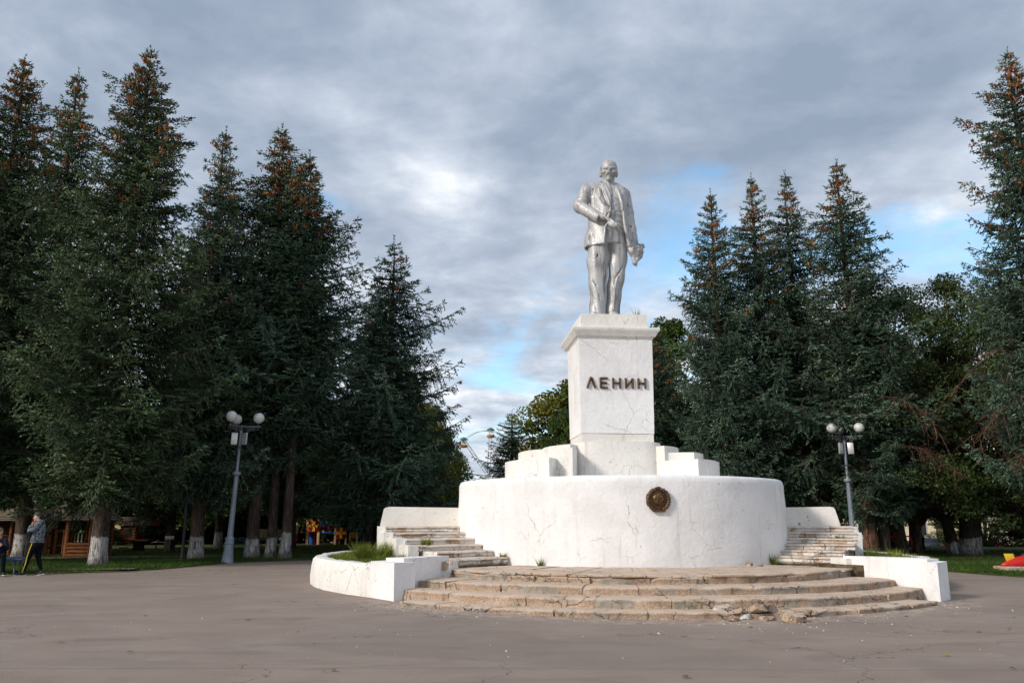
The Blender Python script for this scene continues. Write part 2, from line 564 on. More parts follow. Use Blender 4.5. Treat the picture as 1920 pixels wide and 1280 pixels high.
M = {}
M['white'] = mat_whitewash('whitewash_plaster', .75, 1.0, .35)
M['white_worn'] = mat_whitewash('whitewash_plaster_worn', 1.3, 1.3, .8, (.78, .75, .70))
M['step'] = mat_step('worn_step_stone', 0)
M['step_paint'] = mat_step('worn_step_stone_with_paint', 1.0)
M['asphalt'] = mat_asphalt()
M['grass_ground'] = mat_grass_ground()
M['soil'] = plain('soil_and_litter', (.10, .075, .045), .95, var=.5, scale=5)
M['bronze'] = plain('brown_bronze', (.13, .075, .035), .42, .55, .35, 9)
M['bronze_light'] = plain('gilded_brown_bronze', (.115, .066, .032), .45, .5, .35, 14)
M['steel'] = plain('grey_lamp_paint', (.22, .25, .285), .45, .2, .12, 3)
M['steel_dark'] = plain('dark_grey_iron_paint', (.10, .105, .11), .5, .2, .2, 5)
M['alu'] = plain('unpainted_aluminium', (.58, .56, .56), .35, .6, .08, 4)
M['globe'] = plain('frosted_globe', (.66, .66, .62), .25, 0, .05, 2)
M['statue'] = mat_statue()
M['bark'] = mat_bark('spruce_bark')
M['bark_lime'] = mat_bark('spruce_bark_limewashed', lime_top=1.02)
M['bark_lime2'] = mat_bark('broadleaf_bark_limewashed', (.035, .03, .025), (.10, .08, .06), lime_top=.85)
M['bark_red'] = mat_bark('reddish_spruce_bark', (.10, .058, .038), (.23, .13, .085))
M['needle_blue'] = mat_tone('needles_blue_green', (.016, .038, .022), (.066, .124, .076), (.22, .32, .235))
M['needle_green'] = mat_tone('needles_green', (.018, .036, .014), (.070, .116, .050), (.24, .31, .15))
M['needle_grey'] = mat_tone('needles_grey_blue', (.018, .040, .023), (.072, .124, .078), (.25, .34, .24))
M['cone'] = mat_tone('spruce_cones', (.14, .05, .02), (.30, .115, .04), (.46, .21, .08), nscale=1.5)
M['leaf_dark'] = mat_tone('lime_leaves', (.018, .034, .008), (.066, .10, .020), (.20, .23, .07), .5, .5, .35, .15)
M['leaf_autumn'] = mat_tone('leaves_turning', (.045, .075, .012), (.16, .17, .022), (.36, .30, .05), .55, .35, .3, .25)
M['leaf_green'] = mat_tone('leaves_green', (.025, .055, .010), (.09, .14, .025), (.20, .25, .05), .55, .5, .3, .25)
M['grass_blade'] = mat_tone('grass_blades', (.018, .042, .006), (.055, .11, .015), (.17, .22, .045), .7, .4, .2, .2)
M['weed'] = mat_tone('weeds', (.07, .10, .012), (.20, .24, .035), (.46, .42, .15), .7, 2.2, .2, .3)

# ------------------------------------------------------------------ ground, plaza, paths
PLAZA = [(-60, 20), (-30, 23.5), (-20, 24.6), (-15.1, 25.3), (-12.6, 26.4), (-11.4, 28.0), (-10.9, 30.6), (-10.2, 32.6), (-8, 34.2), (-4, 36.4),
         (3, 37.5), (8.5, 35), (12, 31), (13.5, 27.8), (14.0, 25.6), (14.45, 24.0), (16, 21.5), (22, 17.5), (60, 8), (60, -40), (-60, -40)]
PC = (3.0, 20.0)


def plaza_edge(a):
    """distance from PC to the plaza edge in direction a"""
    d = (math.cos(a), math.sin(a)); best = 1e9
    n = len(PLAZA)
    for i in range(n):
        x1, y1 = PLAZA[i][0] - PC[0], PLAZA[i][1] - PC[1]
        x2, y2 = PLAZA[(i + 1) % n][0] - PC[0], PLAZA[(i + 1) % n][1] - PC[1]
        ex, ey = x2 - x1, y2 - y1
        den = d[0] * ey - d[1] * ex
        if abs(den) < 1e-9: continue
        t = (x1 * ey - y1 * ex) / den; s = (x1 * d[1] - y1 * d[0]) / den
        if t > 0 and -1e-6 <= s <= 1 + 1e-6: best = min(best, t)
    return best


def gz(x, y):
    z = -0.08 * math.exp(-(((x - 3.2) / 4.2) ** 2 + ((y - 13.2) / 3.0) ** 2))
    f = min(1, math.hypot(x - 3, y - 20) / 30)
    z += 0.02 * noise.noise(Vector((x * .18, y * .18, 0)))
    return z


def polar_sheet(name, mat, rings, n=360):
    bm = bmesh.new(); prev = None
    edges = [plaza_edge(2 * math.pi * i / n) for i in range(n)]
    edges = [min(edges[i], 90) for i in range(n)]
    for rf in rings:
        cur = []
        for i in range(n):
            a = 2 * math.pi * i / n
            r, z = rf(edges[i], a)
            x = PC[0] + r * math.cos(a); y = PC[1] + r * math.sin(a)
            cur.append(bm.verts.new((x, y, z(x, y) if callable(z) else z)))
        if prev:
            for i in range(n):
                bm.faces.new((prev[i], cur[i], cur[(i + 1) % n], prev[(i + 1) % n]))
        prev = cur
    return bm


def far_ground(x, y):
    low = -1.55 if x > 8 else -.75
    t = min(1, max(0, (math.hypot(x, y) - 56) / 30)); return .06 + (low - .06) * t * t * (3 - 2 * t)


def fr(f, dz=0.0): return lambda e, a: (max(e * f, 1e-3), (lambda x, y: gz(x, y) + dz))


bm = polar_sheet('asphalt', M['asphalt'], [fr(f) for f in (0.0, .06, .12, .18, .25, .32, .4, .5, .6, .7, .8, .9, .97)] +
                 [lambda e, a: (e + .08 * noise.noise(Vector((math.cos(a) * 40, math.sin(a) * 40, 1))), (lambda x, y: gz(x, y) + .0))])
tag(link('plaza', bm_mesh('plaza', bm, smooth=True), M['asphalt']), kind='structure')

bm = polar_sheet('ground', M['grass_ground'], [lambda e, a: (0.01, -0.4), lambda e, a: (e * .97, -0.4),
                 lambda e, a: (e + .02 + .05 * noise.noise(Vector((math.cos(a) * 60, math.sin(a) * 60, 4))), (lambda x, y: gz(x, y) - .03)),
                 lambda e, a: (e + .14, (lambda x, y: gz(x, y) + .035)), lambda e, a: (e + 1.2, .045), lambda e, a: (e + 6, .06), lambda e, a: (e + 16, .06),
                 ] + [(lambda rr: (lambda e, a: (max(e + 16.5, rr), (lambda x, y: far_ground(x, y)))))(rr) for rr in (42, 50, 58, 66, 74, 84, 110, 300, 2500)])
tag(link('ground', bm_mesh('ground', bm, smooth=True), M['grass_ground']), kind='structure')

# bare earth paths and the street beyond
dirt = NM('trodden_earth', .95, .1)
_n = dirt.noise(4, 6, .7)
dirt.color(dirt.mix(dirt.ss(_n, .3, .7), (.13, .10, .075), (.25, .20, .155)))
dirt.bump(_n, .4, .02)
M['dirt'] = dirt.m


def strip(name, pts, w, z, mat):
    bm = bmesh.new(); prev = None
    P = []
    for (x1, y1), (x2, y2) in zip(pts, pts[1:]):
        for k in range(10): P.append((x1 + (x2 - x1) * k / 10, y1 + (y2 - y1) * k / 10))
    P.append(pts[-1])
    for i, (x, y) in enumerate(P):
        a = P[max(i - 1, 0)]; b = P[min(i + 1, len(P) - 1)]
        d = Vector((b[0] - a[0], b[1] - a[1])).normalized()
        ww = w * (1 + .35 * noise.noise(Vector((x * .7, y * .7, 3))))
        z_ = z + (far_ground(x, y) - .06 if y > 50 else 0)
        q = (bm.verts.new((x - d.y * ww / 2, y + d.x * ww / 2, z_)), bm.verts.new((x + d.y * ww / 2, y - d.x * ww / 2, z_)))
        if prev: bm.faces.new((prev[1], q[1], q[0], prev[0]))
        prev = q
    return tag(link(name, bm_mesh(name, bm), mat), kind='structure')


strip('path', [(-34, 33.6), (-22, 34.2), (-14, 36.3), (-8, 38.5), (-2, 41), (8, 43)], 1.3, .070, M['dirt'])
strip('path', [(18, 38.5), (26, 36.5), (36, 33)], 1.2, .070, M['dirt'])
strip('path', [(-12, 27.3), (-15.5, 26.5), (-24, 26.3)], .7, .074, M['dirt'])
strip('road', [(-120, 94), (-20, 94), (20, 96), (120, 96)], 9, .075, M['asphalt'])

# ------------------------------------------------------------------ monument
CX, CY, RD = 3.0, 23.85, 4.5
mon = empty('monument', (CX, CY, 0), label='whitewashed stepped monument with a round drum, tall pedestal and broken stone steps', cat='monument')


def loc(me):
    """move a world-space mesh into the monument's frame"""
    me.transform(Matrix.Translation((-CX, -CY, 0))); return me


def part(name, me, mat, parent=mon, **k): return tag(link(name, loc(me), mat, parent), **k)


# drum
bm = bmesh.new()
prof = [(RD, 0.2), (RD, .53)] + [(RD + .006 * math.sin(i), .53 + i * .16) for i in range(1, 12)] + \
       [(RD, 2.44), (RD - .012, 2.53), (RD - .05, 2.585), (RD - .11, 2.605), (RD - .6, 2.61), (RD - 2, 2.615), (0, 2.62)]
lathe(bm, prof, 160, (CX, CY), cap=False)
me = bm_mesh('drum', bm, smooth=True)
rough_up(me, .022, 1.1, 3.0, (1, 1, .6))
rough_up(me, .008, 5.0, 8.0, (1, 1, .4))
drum = part('drum', me, M['white'])

# stepped blocks on the drum
TX, TY = 2.88, 24.4


def arcpts(cx, cy, r, a0, a1, n):
    """a measured from the front (-Y) towards +X, degrees"""
    return [(cx + r * math.sin(math.radians(a0 + (a1 - a0) * i / n)), cy - r * math.cos(math.radians(a0 + (a1 - a0) * i / n))) for i in range(n + 1)]


def slab(name, pts, z0, z1, mat, bevel=.05, seed=1.0, parent=mon, amp=.016, **k):
    bm = bmesh.new(); prism(bm, pts, z0, z1)
    if bevel: 
        es = [e for e in bm.edges if len(e.link_faces) == 2 and max(v.co.z for v in e.verts) > (z0 if not callable(z0) else -9) + .01 and e.calc_face_angle(0) > .6]
        bmesh.ops.bevel(bm, geom=es, offset=bevel, segments=3, profile=.5, affect='EDGES', clamp_overlap=True)
    bmesh.ops.triangulate(bm, faces=[f for f in bm.faces if len(f.verts) > 4])
    me = bm_mesh(name, bm, smooth='auto')
    rough_up(me, amp, 1.7, seed)
    return part(name, me, mat, parent, **k)


# left-hand tiers
L1 = arcpts(TX, TY, 3.09, -150, -53, 22)[::1] + [(.98, 22.0), (1.45, 23.05), (1.6, 24.4), (2.0, 25.5)]
L2 = arcpts(TX, TY, 2.70, -150, -52, 20) + [(1.62, 22.25), (1.80, 23.0), (1.8, 24.4), (2.0, 25.5)]
L3 = arcpts(TX, TY, 1.98, -150, -40, 16) + [(1.9, 23.3), (2.0, 25)]
R1 = [(3.8, 25.5), (3.95, 24.2), (4.02, 23.1), (4.95, 22.15)] + arcpts(TX, TY, 3.09, 47, 150, 22)
R2 = [(3.8, 25.5), (3.95, 24.2), (4.02, 23.3), (4.25, 23.0)] + [(4.5, 23.02), (4.75, 22.92)] + arcpts(TX, TY, 2.66, 52, 150, 20)
R3 = [(3.8, 25.3), (3.8, 23.5)] + arcpts(TX, TY, 1.98, 42, 150, 16)
for nm, pts, z1, sd_ in (('tier', L1, 3.20, 1), ('tier', L2, 3.47, 2), ('tier', L3, 3.62, 3), ('tier', R1, 3.17, 4), ('tier', R2, 3.40, 5), ('tier', R3, 3.58, 6)):
    slab(nm, pts, 2.58, z1, M['white_worn'], .05, sd_)
# rounded block under the pedestal
PHI = math.radians(5.0)
PX, PY = 2.90, 24.40
RotP = Matrix.Translation((PX, PY, 0)) @ Matrix.Rotation(PHI, 4, 'Z')


def pl(x, y, z=0):
    v = RotP @ Vector((x, y, z)); return (v.x, v.y)


pts = []
for i in range(48):
    a = 2 * math.pi * i / 48
    cs, sn = math.cos(a), math.sin(a)
    e = .42
    pts.append(pl(1.27 * math.copysign(abs(cs) ** e, cs), 1.42 * math.copysign(abs(sn) ** e, sn) - .0))
slab('pedestal_foot', pts, 2.58, 3.70, M['white_worn'], .06, 8)


def ped_loft(name, secs, mat, bevel=0.0, seed=0, amp=.008, sub=6, parent=mon):
    """square sections (halfx, halfy, z) in the pedestal frame"""
    bm = bmesh.new(); prev = None; rings = []
    for hx, hy, z in secs:
        ring = []
        for cx_, cy_, nx, ny in ((-1, -1, 1, -1), (1, -1, 1, 1), (1, 1, -1, 1), (-1, 1, -1, -1)):
            for t in range(sub):
                f = t / sub
                x = hx * (cx_ + (nx - cx_) * f); y = hy * (cy_ + (ny - cy_) * f)
                v = RotP @ Vector((x, y, z)); ring.append(bm.verts.new(v))
        rings.append(ring)
    n = len(rings[0])
    for A, B in zip(rings, rings[1:]):
        for i in range(n): bm.faces.new((A[i], A[(i + 1) % n], B[(i + 1) % n], B[i]))
    bm.faces.new(rings[0][::-1]); bm.faces.new(rings[-1])
    if bevel:
        es = [e for e in bm.edges if len(e.link_faces) == 2 and e.calc_face_angle(0) > .8]
        bmesh.ops.bevel(bm, geom=es, offset=bevel, segments=2, profile=.5, affect='EDGES', clamp_overlap=True)
    bmesh.ops.triangulate(bm, faces=[f for f in bm.faces if len(f.verts) > 4])
    me = bm_mesh(name, bm, smooth='auto')
    rough_up(me, amp, 2.2, seed)
    return part(name, me, mat, parent)


ped_loft('pedestal_plinth', [(1.03, 1.03, 3.66), (1.03, 1.03, 3.84), (1.03, 1.03, 3.96)], M['white_worn'], .02, 1)
shaft = ped_loft('pedestal_shaft', [(1.045, 1.045, 3.965)] + [(1.045 + .03 * i / 10, 1.045 + .03 * i / 10, 3.98 + i * .272) for i in range(11)], M['white'], .018, 2)
corn = ped_loft('cornice', [(1.085, 1.085, 6.70), (1.10, 1.10, 6.75), (1.16, 1.16, 6.77), (1.19, 1.19, 6.83), (1.25, 1.25, 6.90), (1.265, 1.265, 6.93), (1.265, 1.265, 6.985), (1.22, 1.22, 7.01)], M['white_worn'], .0, 3, .012, 10)
ped_loft('attic_block', [(.99, .99, 6.995), (.985, .985, 7.2), (.97, .97, 7.45)], M['white_worn'], .03, 4, .012)


# letters: chamfered bronze strokes standing off the shaft
def stroke(bm, a, b, w=.058, d=.05):
    """ridged bar from a to b (x,z in the face plane)"""
    a = Vector(a); b = Vector(b); t = (b - a).normalized(); n = Vector((-t.y, t.x))
    def q(p, s, dep): return bm.verts.new((p.x + n.x * s, -dep, p.y + n.y * s))
    A0, A1 = q(a, -w / 2, 0), q(a, w / 2, 0); B0, B1 = q(b, -w / 2, 0), q(b, w / 2, 0)
    a0, a1 = q(a, -w / 2, d * .55), q(a, w / 2, d * .55); b0, b1 = q(b, -w / 2, d * .55), q(b, w / 2, d * .55)
    c0 = q(a + t * w * .45, 0, d * 1.25); c1 = q(b - t * w * .45, 0, d * 1.25)
    for f in ((A0, A1, B1, B0), (A0, B0, b0, a0), (A1, a1, b1, B1), (A0, a0, a1, A1), (B0, B1, b1, b0), (a0, b0, c1, c0), (a1, c0, c1, b1), (a0, c0, a1), (b0, b1, c1)):
        bm.faces.new(f)


LW, LH = .235, .30
glyph = {
    'Л': [((.0, 0), (.45, 1)), ((.36, .97), (.62, .97)), ((.55, 1), (1, 0))],
    'Е': [((.1, 0), (.1, 1)), ((.1, .04), (.98, .04)), ((.1, .5), (.9, .5)), ((.1, .96), (.98, .96))],
    'Н': [((.08, 0), (.08, 1)), ((.92, 0), (.92, 1)), ((.08, .5), (.92, .5))],
    'И': [((.08, 0), (.08, 1)), ((.92, 0), (.92, 1)), ((.1, .08), (.9, .92))],
}
ped_R = Matrix.Translation((-CX, -CY, 0)) @ RotP
for i, ch in enumerate('ЛЕНИН'):
    bm = bmesh.new()
    for (x1, z1), (x2, z2) in glyph[ch]:
        stroke(bm, (x1 * LW, z1 * LH), (x2 * LW, z2 * LH))
    me = bm_mesh('letter', bm)
    xo = (-.86 + i * .367)
    me.transform(ped_R @ Matrix.Translation((xo, -1.068, 5.245)))
    o = link('letter', me, M['bronze_light'], mon)

# emblem: bronze wreath with globe, hammer and sickle and star
EM = math.radians(4.6)
emb_M = Matrix.Translation((CX + (RD - .0) * math.sin(EM), CY - (RD + .0) * math.cos(EM), 2.03)) @ Matrix.Rotation(EM, 4, 'Z')
emb_M = Matrix.Translation((-CX, -CY, 0)) @ emb_M @ Matrix.Scale(.94, 4)


def ep(a, r, d): return Vector((r * math.sin(a), -d, r * math.cos(a)))


bm = bmesh.new()
n = 40; ring0 = []; ring1 = []
for i in range(n):
    a = 2 * math.pi * i / n
    r = .305 * (1 + .03 * math.sin(a * 9)) * (.93 if abs(a - math.pi) < .45 else 1) + (.02 if abs(math.sin(a / 2)) < .12 else 0)
    ring0.append(bm.verts.new(ep(a, r, -.05))); ring1.append(bm.verts.new(ep(a, r * .97, .03)))
for i in range(n): bm.faces.new((ring0[i], ring0[(i + 1) % n], ring1[(i + 1) % n], ring1[i]))
bm.faces.new(ring1[::-1]); bm.faces.new(ring0)
me = bm_mesh('emblem', bm); me.transform(emb_M)
emb = link('emblem', me, M['bronze'], mon)
for s in (-1, 1):
    bm = bmesh.new()
    P = [ep(s * a, .255, .045) for a in np.linspace(.22, 2.75, 30)]
    tube(bm, P, [.045 + .008 * math.sin(i * 2.6) for i in range(30)], 8)
    for a in np.linspace(.5, 2.6, 8):          # ribbon turns round the sheaf
        c0 = [ep(s * (a + .10 * k), .255 + (.05 * math.cos(q)), .045 + .06 * math.sin(q)) for k, q in zip(np.linspace(0, 1, 7), np.linspace(-.3, 3.4, 7))]
        tube(bm, c0, .014, 5)
    me = bm_mesh('wheat_wreath', bm, smooth=True); me.transform(emb_M); link('wheat_wreath', me, M['bronze_light'], emb)
bm = bmesh.new(); ball(bm, (0, -.03, .02), (.155, .075, .155), 20, 12)
for k in (-.6, 0, .6):
    tube(bm, [(.155 * math.sin(k) * math.cos(q), -.03 - .078 * math.cos(k) * math.cos(q) - .004, .02 + .155 * math.sin(q)) for q in np.linspace(-1.4, 1.4, 12)], .006, 4)
me = bm_mesh('globe', bm, smooth=True); me.transform(emb_M); link('globe', me, M['bronze'], emb)
bm = bmesh.new()
P = [Vector((.02 + .075 * math.cos(q), -.115, .03 + .075 * math.sin(q))) for q in np.linspace(1.9, -2.2, 14)]
tube(bm, P, [.006 + .011 * math.sin(math.pi * i / 13) for i in range(14)], 6)
tube(bm, [P[-1], P[-1] + Vector((-.05, 0, -.045))], .012, 6)
me = bm_mesh('sickle', bm, smooth=True); me.transform(emb_M); link('sickle', me, M['bronze_light'], emb)
bm = bmesh.new(); tube(bm, [(-.085, -.115, -.05), (.04, -.118, .085)], .009, 6)
box(bm, (0, 0, 0), (.10, .035, .04), Matrix.Translation((.03, -.118, .078)) @ Matrix.Rotation(math.radians(43), 4, 'Y'))
me = bm_mesh('hammer', bm); me.transform(emb_M); link('hammer', me, M['bronze_light'], emb)
bm = bmesh.new(); c = bm.verts.new((0, -.085, .262)); rr = []
for i in range(10):
    a = math.pi * i / 5; r = .055 if i % 2 == 0 else .023
    rr.append(bm.verts.new((r * math.sin(a), -.05, .262 + r * math.cos(a))))
for i in range(10): bm.faces.new((c, rr[i], rr[(i + 1) % 10]))
me = bm_mesh('star', bm); me.transform(emb_M); link('star', me, M['bronze_light'], emb)
bm = bmesh.new()
for i in range(9):
    a = math.pi + (i - 4) * .16
    tube(bm, [ep(a, .15, .06), ep(a, .215, .05)], [.006, .012], 4)
box(bm, (0, -.05, -.272), (.30, .06, .045))
me = bm_mesh('sun_and_ribbon', bm); me.transform(emb_M); link('sun_and_ribbon', me, M['bronze'], emb)

# ---- front steps: curved courses of stone blocks


def arc_block(cx, cy, ro, ri, a0, a1, z0, z1, seed, mat, parent, na=9, amp=.022, dz=0.0, name='stone_block', gap=.008, zs=1.0):
    bm = bmesh.new()
    h = z1 - z0
    prof = [(ri, z0), (ro - .02, z0), (ro - .008, z0 + h * .3), (ro - .018, z0 + h * .6), (ro - .004, z1 - .04), (ro + .004, z1 - .03), (ro - .002, z1 - .008), (ro - .012, z1), ((ro * .6 + ri * .4), z1), ((ro * .25 + ri * .75), z1), (ri, z1)]
    ga = gap / ro
    rings = []
    for i in range(na + 1):
        a = (a0 + ga) + (a1 - a0 - 2 * ga) * i / na
        rings.append([bm.verts.new((cx + r * math.sin(a), cy - r * math.cos(a), z)) for r, z in prof])
    m_ = len(prof)
    for A, B in zip(rings, rings[1:]):
        for k in range(m_): bm.faces.new((A[k], A[(k + 1) % m_], B[(k + 1) % m_], B[k]))
    bm.faces.new(rings[0][::-1]); bm.faces.new(rings[-1])
    me = bm_mesh(name, bm, smooth='auto')
    am = Vector((math.sin((a0 + a1) / 2), -math.cos((a0 + a1) / 2), 0))
    for v in me.vertices:
        p = v.co.copy()
        rr_ = math.hypot(p.x - cx, p.y - cy)
        edge = max(0, 1 - (ro - rr_) / .12) if z1 - p.z < .06 else 0
        d = noise.noise_vector(p * 3.4 + Vector((seed, 0, 0)))
        d2 = noise.noise_vector(p * 11 + Vector((0, seed, 0)))
        v.co += Vector((d.x, d.y, d.z * .35 * zs)) * amp + Vector((d2.x, d2.y, d2.z * .4 * zs)) * amp * .5
        bite = max(0, noise.noise(p * 2.3 + Vector((seed * 3, 4, 1))) - .12)
        if edge > 0:
            v.co -= am * bite * .20 * edge; v.co.z -= bite * .12 * edge
        v.co.z += dz
    me.update()
    return link(name, loc(me), mat, parent)


def wall_x(side, y):
    if side < 0: x1, y1, x2, y2 = -2.35, 17.1, -1.42, 18.95
    else: x1, y1, x2, y2 = 8.5, 17.1, 7.55, 19.45
    return x1 + (x2 - x1) * (y - y1) / (y2 - y1)


def arc_end(cy, r, side, over=.25):
    for i in range(100, 900):
        a = math.radians(i / 10.0)
        x = CX + side * r * math.sin(a); y = cy - r * math.cos(a)
        w = wall_x(side, y)
        if side * (x - w) > over: return a
    return math.radians(60)


COURSES = [  # centre y, radius, inner radius, z0, z1
    (21.90, 7.50, 6.85, -.25, .07), (21.85, 6.90, 5.95, -.15, .22), (22.60, 6.80, 5.80, -.1, .36)]
prnd = random.Random(3)
for ci, (cy, r, ri, z0, z1) in enumerate(COURSES):
    st = link('step', bpy.data.meshes.new('step'), None, mon)
    # bedding under the blocks of this course
    bm = bmesh.new()
    aL = math.radians(43.5) if ci == 0 else arc_end(cy, r, -1); aR = math.radians(42.5) if ci == 0 else arc_end(cy, r, 1)
    p1 = arcpts(CX, cy, r - .07, -math.degrees(aL) + .4, math.degrees(aR) - .4, 40); p2 = arcpts(CX, cy, ri - .3, math.degrees(aR) - .4, -math.degrees(aL) + .4, 40)
    prism(bm, p1 + p2, z0, z1 - .035)
    st.data = loc(bm_mesh('step', bm)); st.data.materials.append(M['step'])
    a = -aL
    while a < aR - .02:
        w = prnd.uniform(.75, 1.75) / r
        b = min(a + w, aR)
        if aR - b < .06: b = aR
        mid = (a + b) / 2
        # the lowest course is smashed right of the middle
        um = 960 + FPX * (CX + r * math.sin(mid)) / 14.4
        broken = ci == 0 and math.radians(7) < mid < math.radians(17)
        zz = z1 - (.05 if broken else 0) + prnd.uniform(-.006, .004)
        arc_block(CX, cy, r - (.10 if broken else 0) + prnd.uniform(-.01, .012), ri - .05, a, b, z0, zz, prnd.uniform(0, 50),
                  M['step'], st, na=max(4, int((b - a) * r / .11)), amp=.045 if broken else .017)
        a = b
# landing: rough riser stones with thin cracked slabs on top
cy, r = 22.05, 5.45
aL, aR = arc_end(cy, r, -1, .3), arc_end(cy, r, 1, .3)
ld = link('landing', bpy.data.meshes.new('landing'), None, mon)
bm = bmesh.new()
p1 = arcpts(CX, cy, r - .08, -math.degrees(aL), math.degrees(aR), 40)
prism(bm, p1 + [(9.2, 23), (3, 25), (-3.2, 23)], 0, .495)
ld.data = loc(bm_mesh('landing', bm)); ld.data.materials.append(M['step'])
a = -aL
while a < aR - .02:
    b = min(a + prnd.uniform(.6, 1.5) / r, aR)
    if aR - b < .06: b = aR
    arc_block(CX, cy, r - .02 + prnd.uniform(-.03, .02), r - .6, a, b, .1, .475, prnd.uniform(0, 50), M['step'], ld, na=max(4, int((b - a) * r / .11)), amp=.026)
    a = b
a = -aL
while a < aR - .02:
    b = min(a + prnd.uniform(.7, 1.6) / r, aR)
    if aR - b < .06: b = aR
    o_ = prnd.uniform(-.05, .03); rm = r - prnd.uniform(.9, 1.3)
    arc_block(CX, cy, r + o_, rm, a, b, .48, .525 + prnd.uniform(-.006, .008), prnd.uniform(0, 50), M['step'], ld, na=max(4, int((b - a) * r / .12)), amp=.03, name='paving_slab', zs=.5)
    c_ = a + (b - a) * prnd.uniform(.3, .7)
    for (q0, q1) in ((a, c_), (c_, b)):
        arc_block(CX, cy, rm - .01, 1.6, q0, q1, .48, .528 + prnd.uniform(-.008, .006), prnd.uniform(0, 50), M['step'], ld, na=5, amp=.014, name='paving_slab', zs=.4)
    a = b

# ---- side staircases that climb round the drum
TH_L = [42.9, 49.7, 56.1, 61.5, 69.6, 79.1, 87]; RO_L = [6.46, 6.20, 6.32, 6.38, 6.46, 6.50]
TH_R = [50.0, 55.5, 61.0, 66.5, 72.0, 78.0, 86]; RO_R = [6.02, 6.02, 6.15, 6.18, 6.20, 6.18]
HS = [.72, .855, .985, 1.125, 1.265, 1.41]
for side, TH, RO in ((-1, TH_L, RO_L), (1, TH_R, RO_R)):
    for k in range(6):
        st = link('stair', bpy.data.meshes.new('stair'), None, mon)
        t0 = math.radians(TH[k]); t1 = math.radians(TH[k + 1] + 4)
        bm = bmesh.new()
        ps = []
        q0 = t0 + .03; rO = RO[k] - .06
        for rr_, tt in ((RD - .1, q0), (rO, q0), (rO, (q0 + t1) / 2), (rO, t1), (RD - .1, t1), (RD - .1, (q0 + t1) / 2)):
            ps.append((CX + side * rr_ * math.sin(tt), CY - rr_ * math.cos(tt)))
        if side > 0: pass
        prism(bm, ps, .2, HS[k] - .03)
        st.data = loc(bm_mesh('stair', bm)); st.data.materials.append(M['step'])
        cuts = [RD - .03]; nb = prnd.choice((2, 3, 3))
        for j in range(1, nb): cuts.append(RD + (RO[k] - RD) * (j / nb + prnd.uniform(-.08, .08)))
        cuts.append(RO[k] + prnd.uniform(-.02, .03))
        for c0, c1 in zip(cuts, cuts[1:]):
            bm = bmesh.new()
            nr = max(3, int((c1 - c0) / .12)); g = .006
            zt = HS[k] + prnd.uniform(-.006, .006); zb = HS[k] - .17
            # profile walks down the riser then back over the tread, in angle
            rings = []
            for i in range(nr + 1):
                rr_ = c0 + g + (c1 - c0 - 2 * g) * i / nr
                row = []
                for dt, z in ((t1 - t0, zb), (.012, zb), (.0, zb + .05), (.006, zb + .11), (-.004, zt - .035), (.002, zt - .01), (.010, zt), (.05, zt), (t1 - t0, zt)):
                    tt = t0 + dt
                    row.append(bm.verts.new((CX + side * rr_ * math.sin(tt), CY - rr_ * math.cos(tt), z)))
                rings.append(row)
            for A, B in zip(rings, rings[1:]):
                for q in range(9): bm.faces.new((A[q], A[(q + 1) % 9], B[(q + 1) % 9], B[q]))
            bm.faces.new(rings[0]); bm.faces.new(rings[-1][::-1])
            me = bm_mesh('stone_block', bm, smooth='auto')
            sd_ = prnd.uniform(0, 60)
            for v in me.vertices:
                d = noise.noise_vector(v.co * 3.6 + Vector((sd_, 0, 0))) * .022 + noise.noise_vector(v.co * 10 + Vector((sd_, 3, 0))) * .012
                v.co += Vector((d.x, d.y, d.z * .5))
            link('stone_block', loc(me), M['step_paint'], st)
    # whitewashed outer ends of the upper stairs
    for k in range(2 if side < 0 else 3, 6):
        r0, r1 = RO[k] - .05, RO[k] + (.20 if side < 0 else .14)
        t0 = TH[k] + .2; t1 = TH[k + 1] + 5
        pts = [(CX + side * r * math.sin(math.radians(t)), CY - r * math.cos(math.radians(t))) for r, t in ((r0, t0), (r1, t0 + .6), (r1, (t0 + t1) / 2), (r1, t1), (r0, t1))]
        if side < 0: pts = pts[::-1]
        slab('stair_end', pts, .1, HS[k] - .004, M['white_worn'], .05 if k < 5 else .09, 30 + k + side, amp=.03)
    # white block closing the top of the stair
    bm = bmesh.new()
    rb, rt = (6.64, 6.44) if side < 0 else (6.05, 5.82)
    rings = []
    for i in range(13):
        a = math.radians(84.5 + 30 * i / 12)
        rings.append([bm.verts.new((CX + side * rr_ * math.sin(a), CY - rr_ * math.cos(a), z)) for rr_, z in
                      ((RD - .1, 1.2), (rb, 1.2), (rb, 1.46), (rt + .12, 1.87), (rt + .08, 1.915), (rt, 1.935), (RD - .1, 1.91))])
    for A, B in zip(rings, rings[1:]):
        for q in range(7): bm.faces.new((A[q], A[(q + 1) % 7], B[(q + 1) % 7], B[q]))
    bm.faces.new(rings[0]); bm.faces.new(rings[-1][::-1])
    me = bm_mesh('parapet', bm, smooth='auto'); rough_up(me, .02, 2.0, 7 * side)
    part('parapet', me, M['white_worn'])
    # planter wall and its soil
    rin, rout = (7.98, 8.32) if side < 0 else (7.55, 7.86)
    bm = bmesh.new(); rings = []
    a0_, a1_ = (45.2, 112) if side < 0 else (43, 112)
    for i in range(41):
        a = math.radians(a0_ + (a1_ - a0_) * i / 40)
        rings.append([bm.verts.new((CX + side * rr_ * math.sin(a), CY - rr_ * math.cos(a), z)) for rr_, z in
                      ((rin, .1), (rout + .03, -.2), (rout + .05, .2), (rout + .03, .45), (rout, .60), (rout - .06, .665), (rin + .06, .68), (rin, .64))])
    for A, B in zip(rings, rings[1:]):
        for q in range(8): bm.faces.new((A[q], A[(q + 1) % 8], B[(q + 1) % 8], B[q]))
    bm.faces.new(rings[0]); bm.faces.new(rings[-1][::-1])
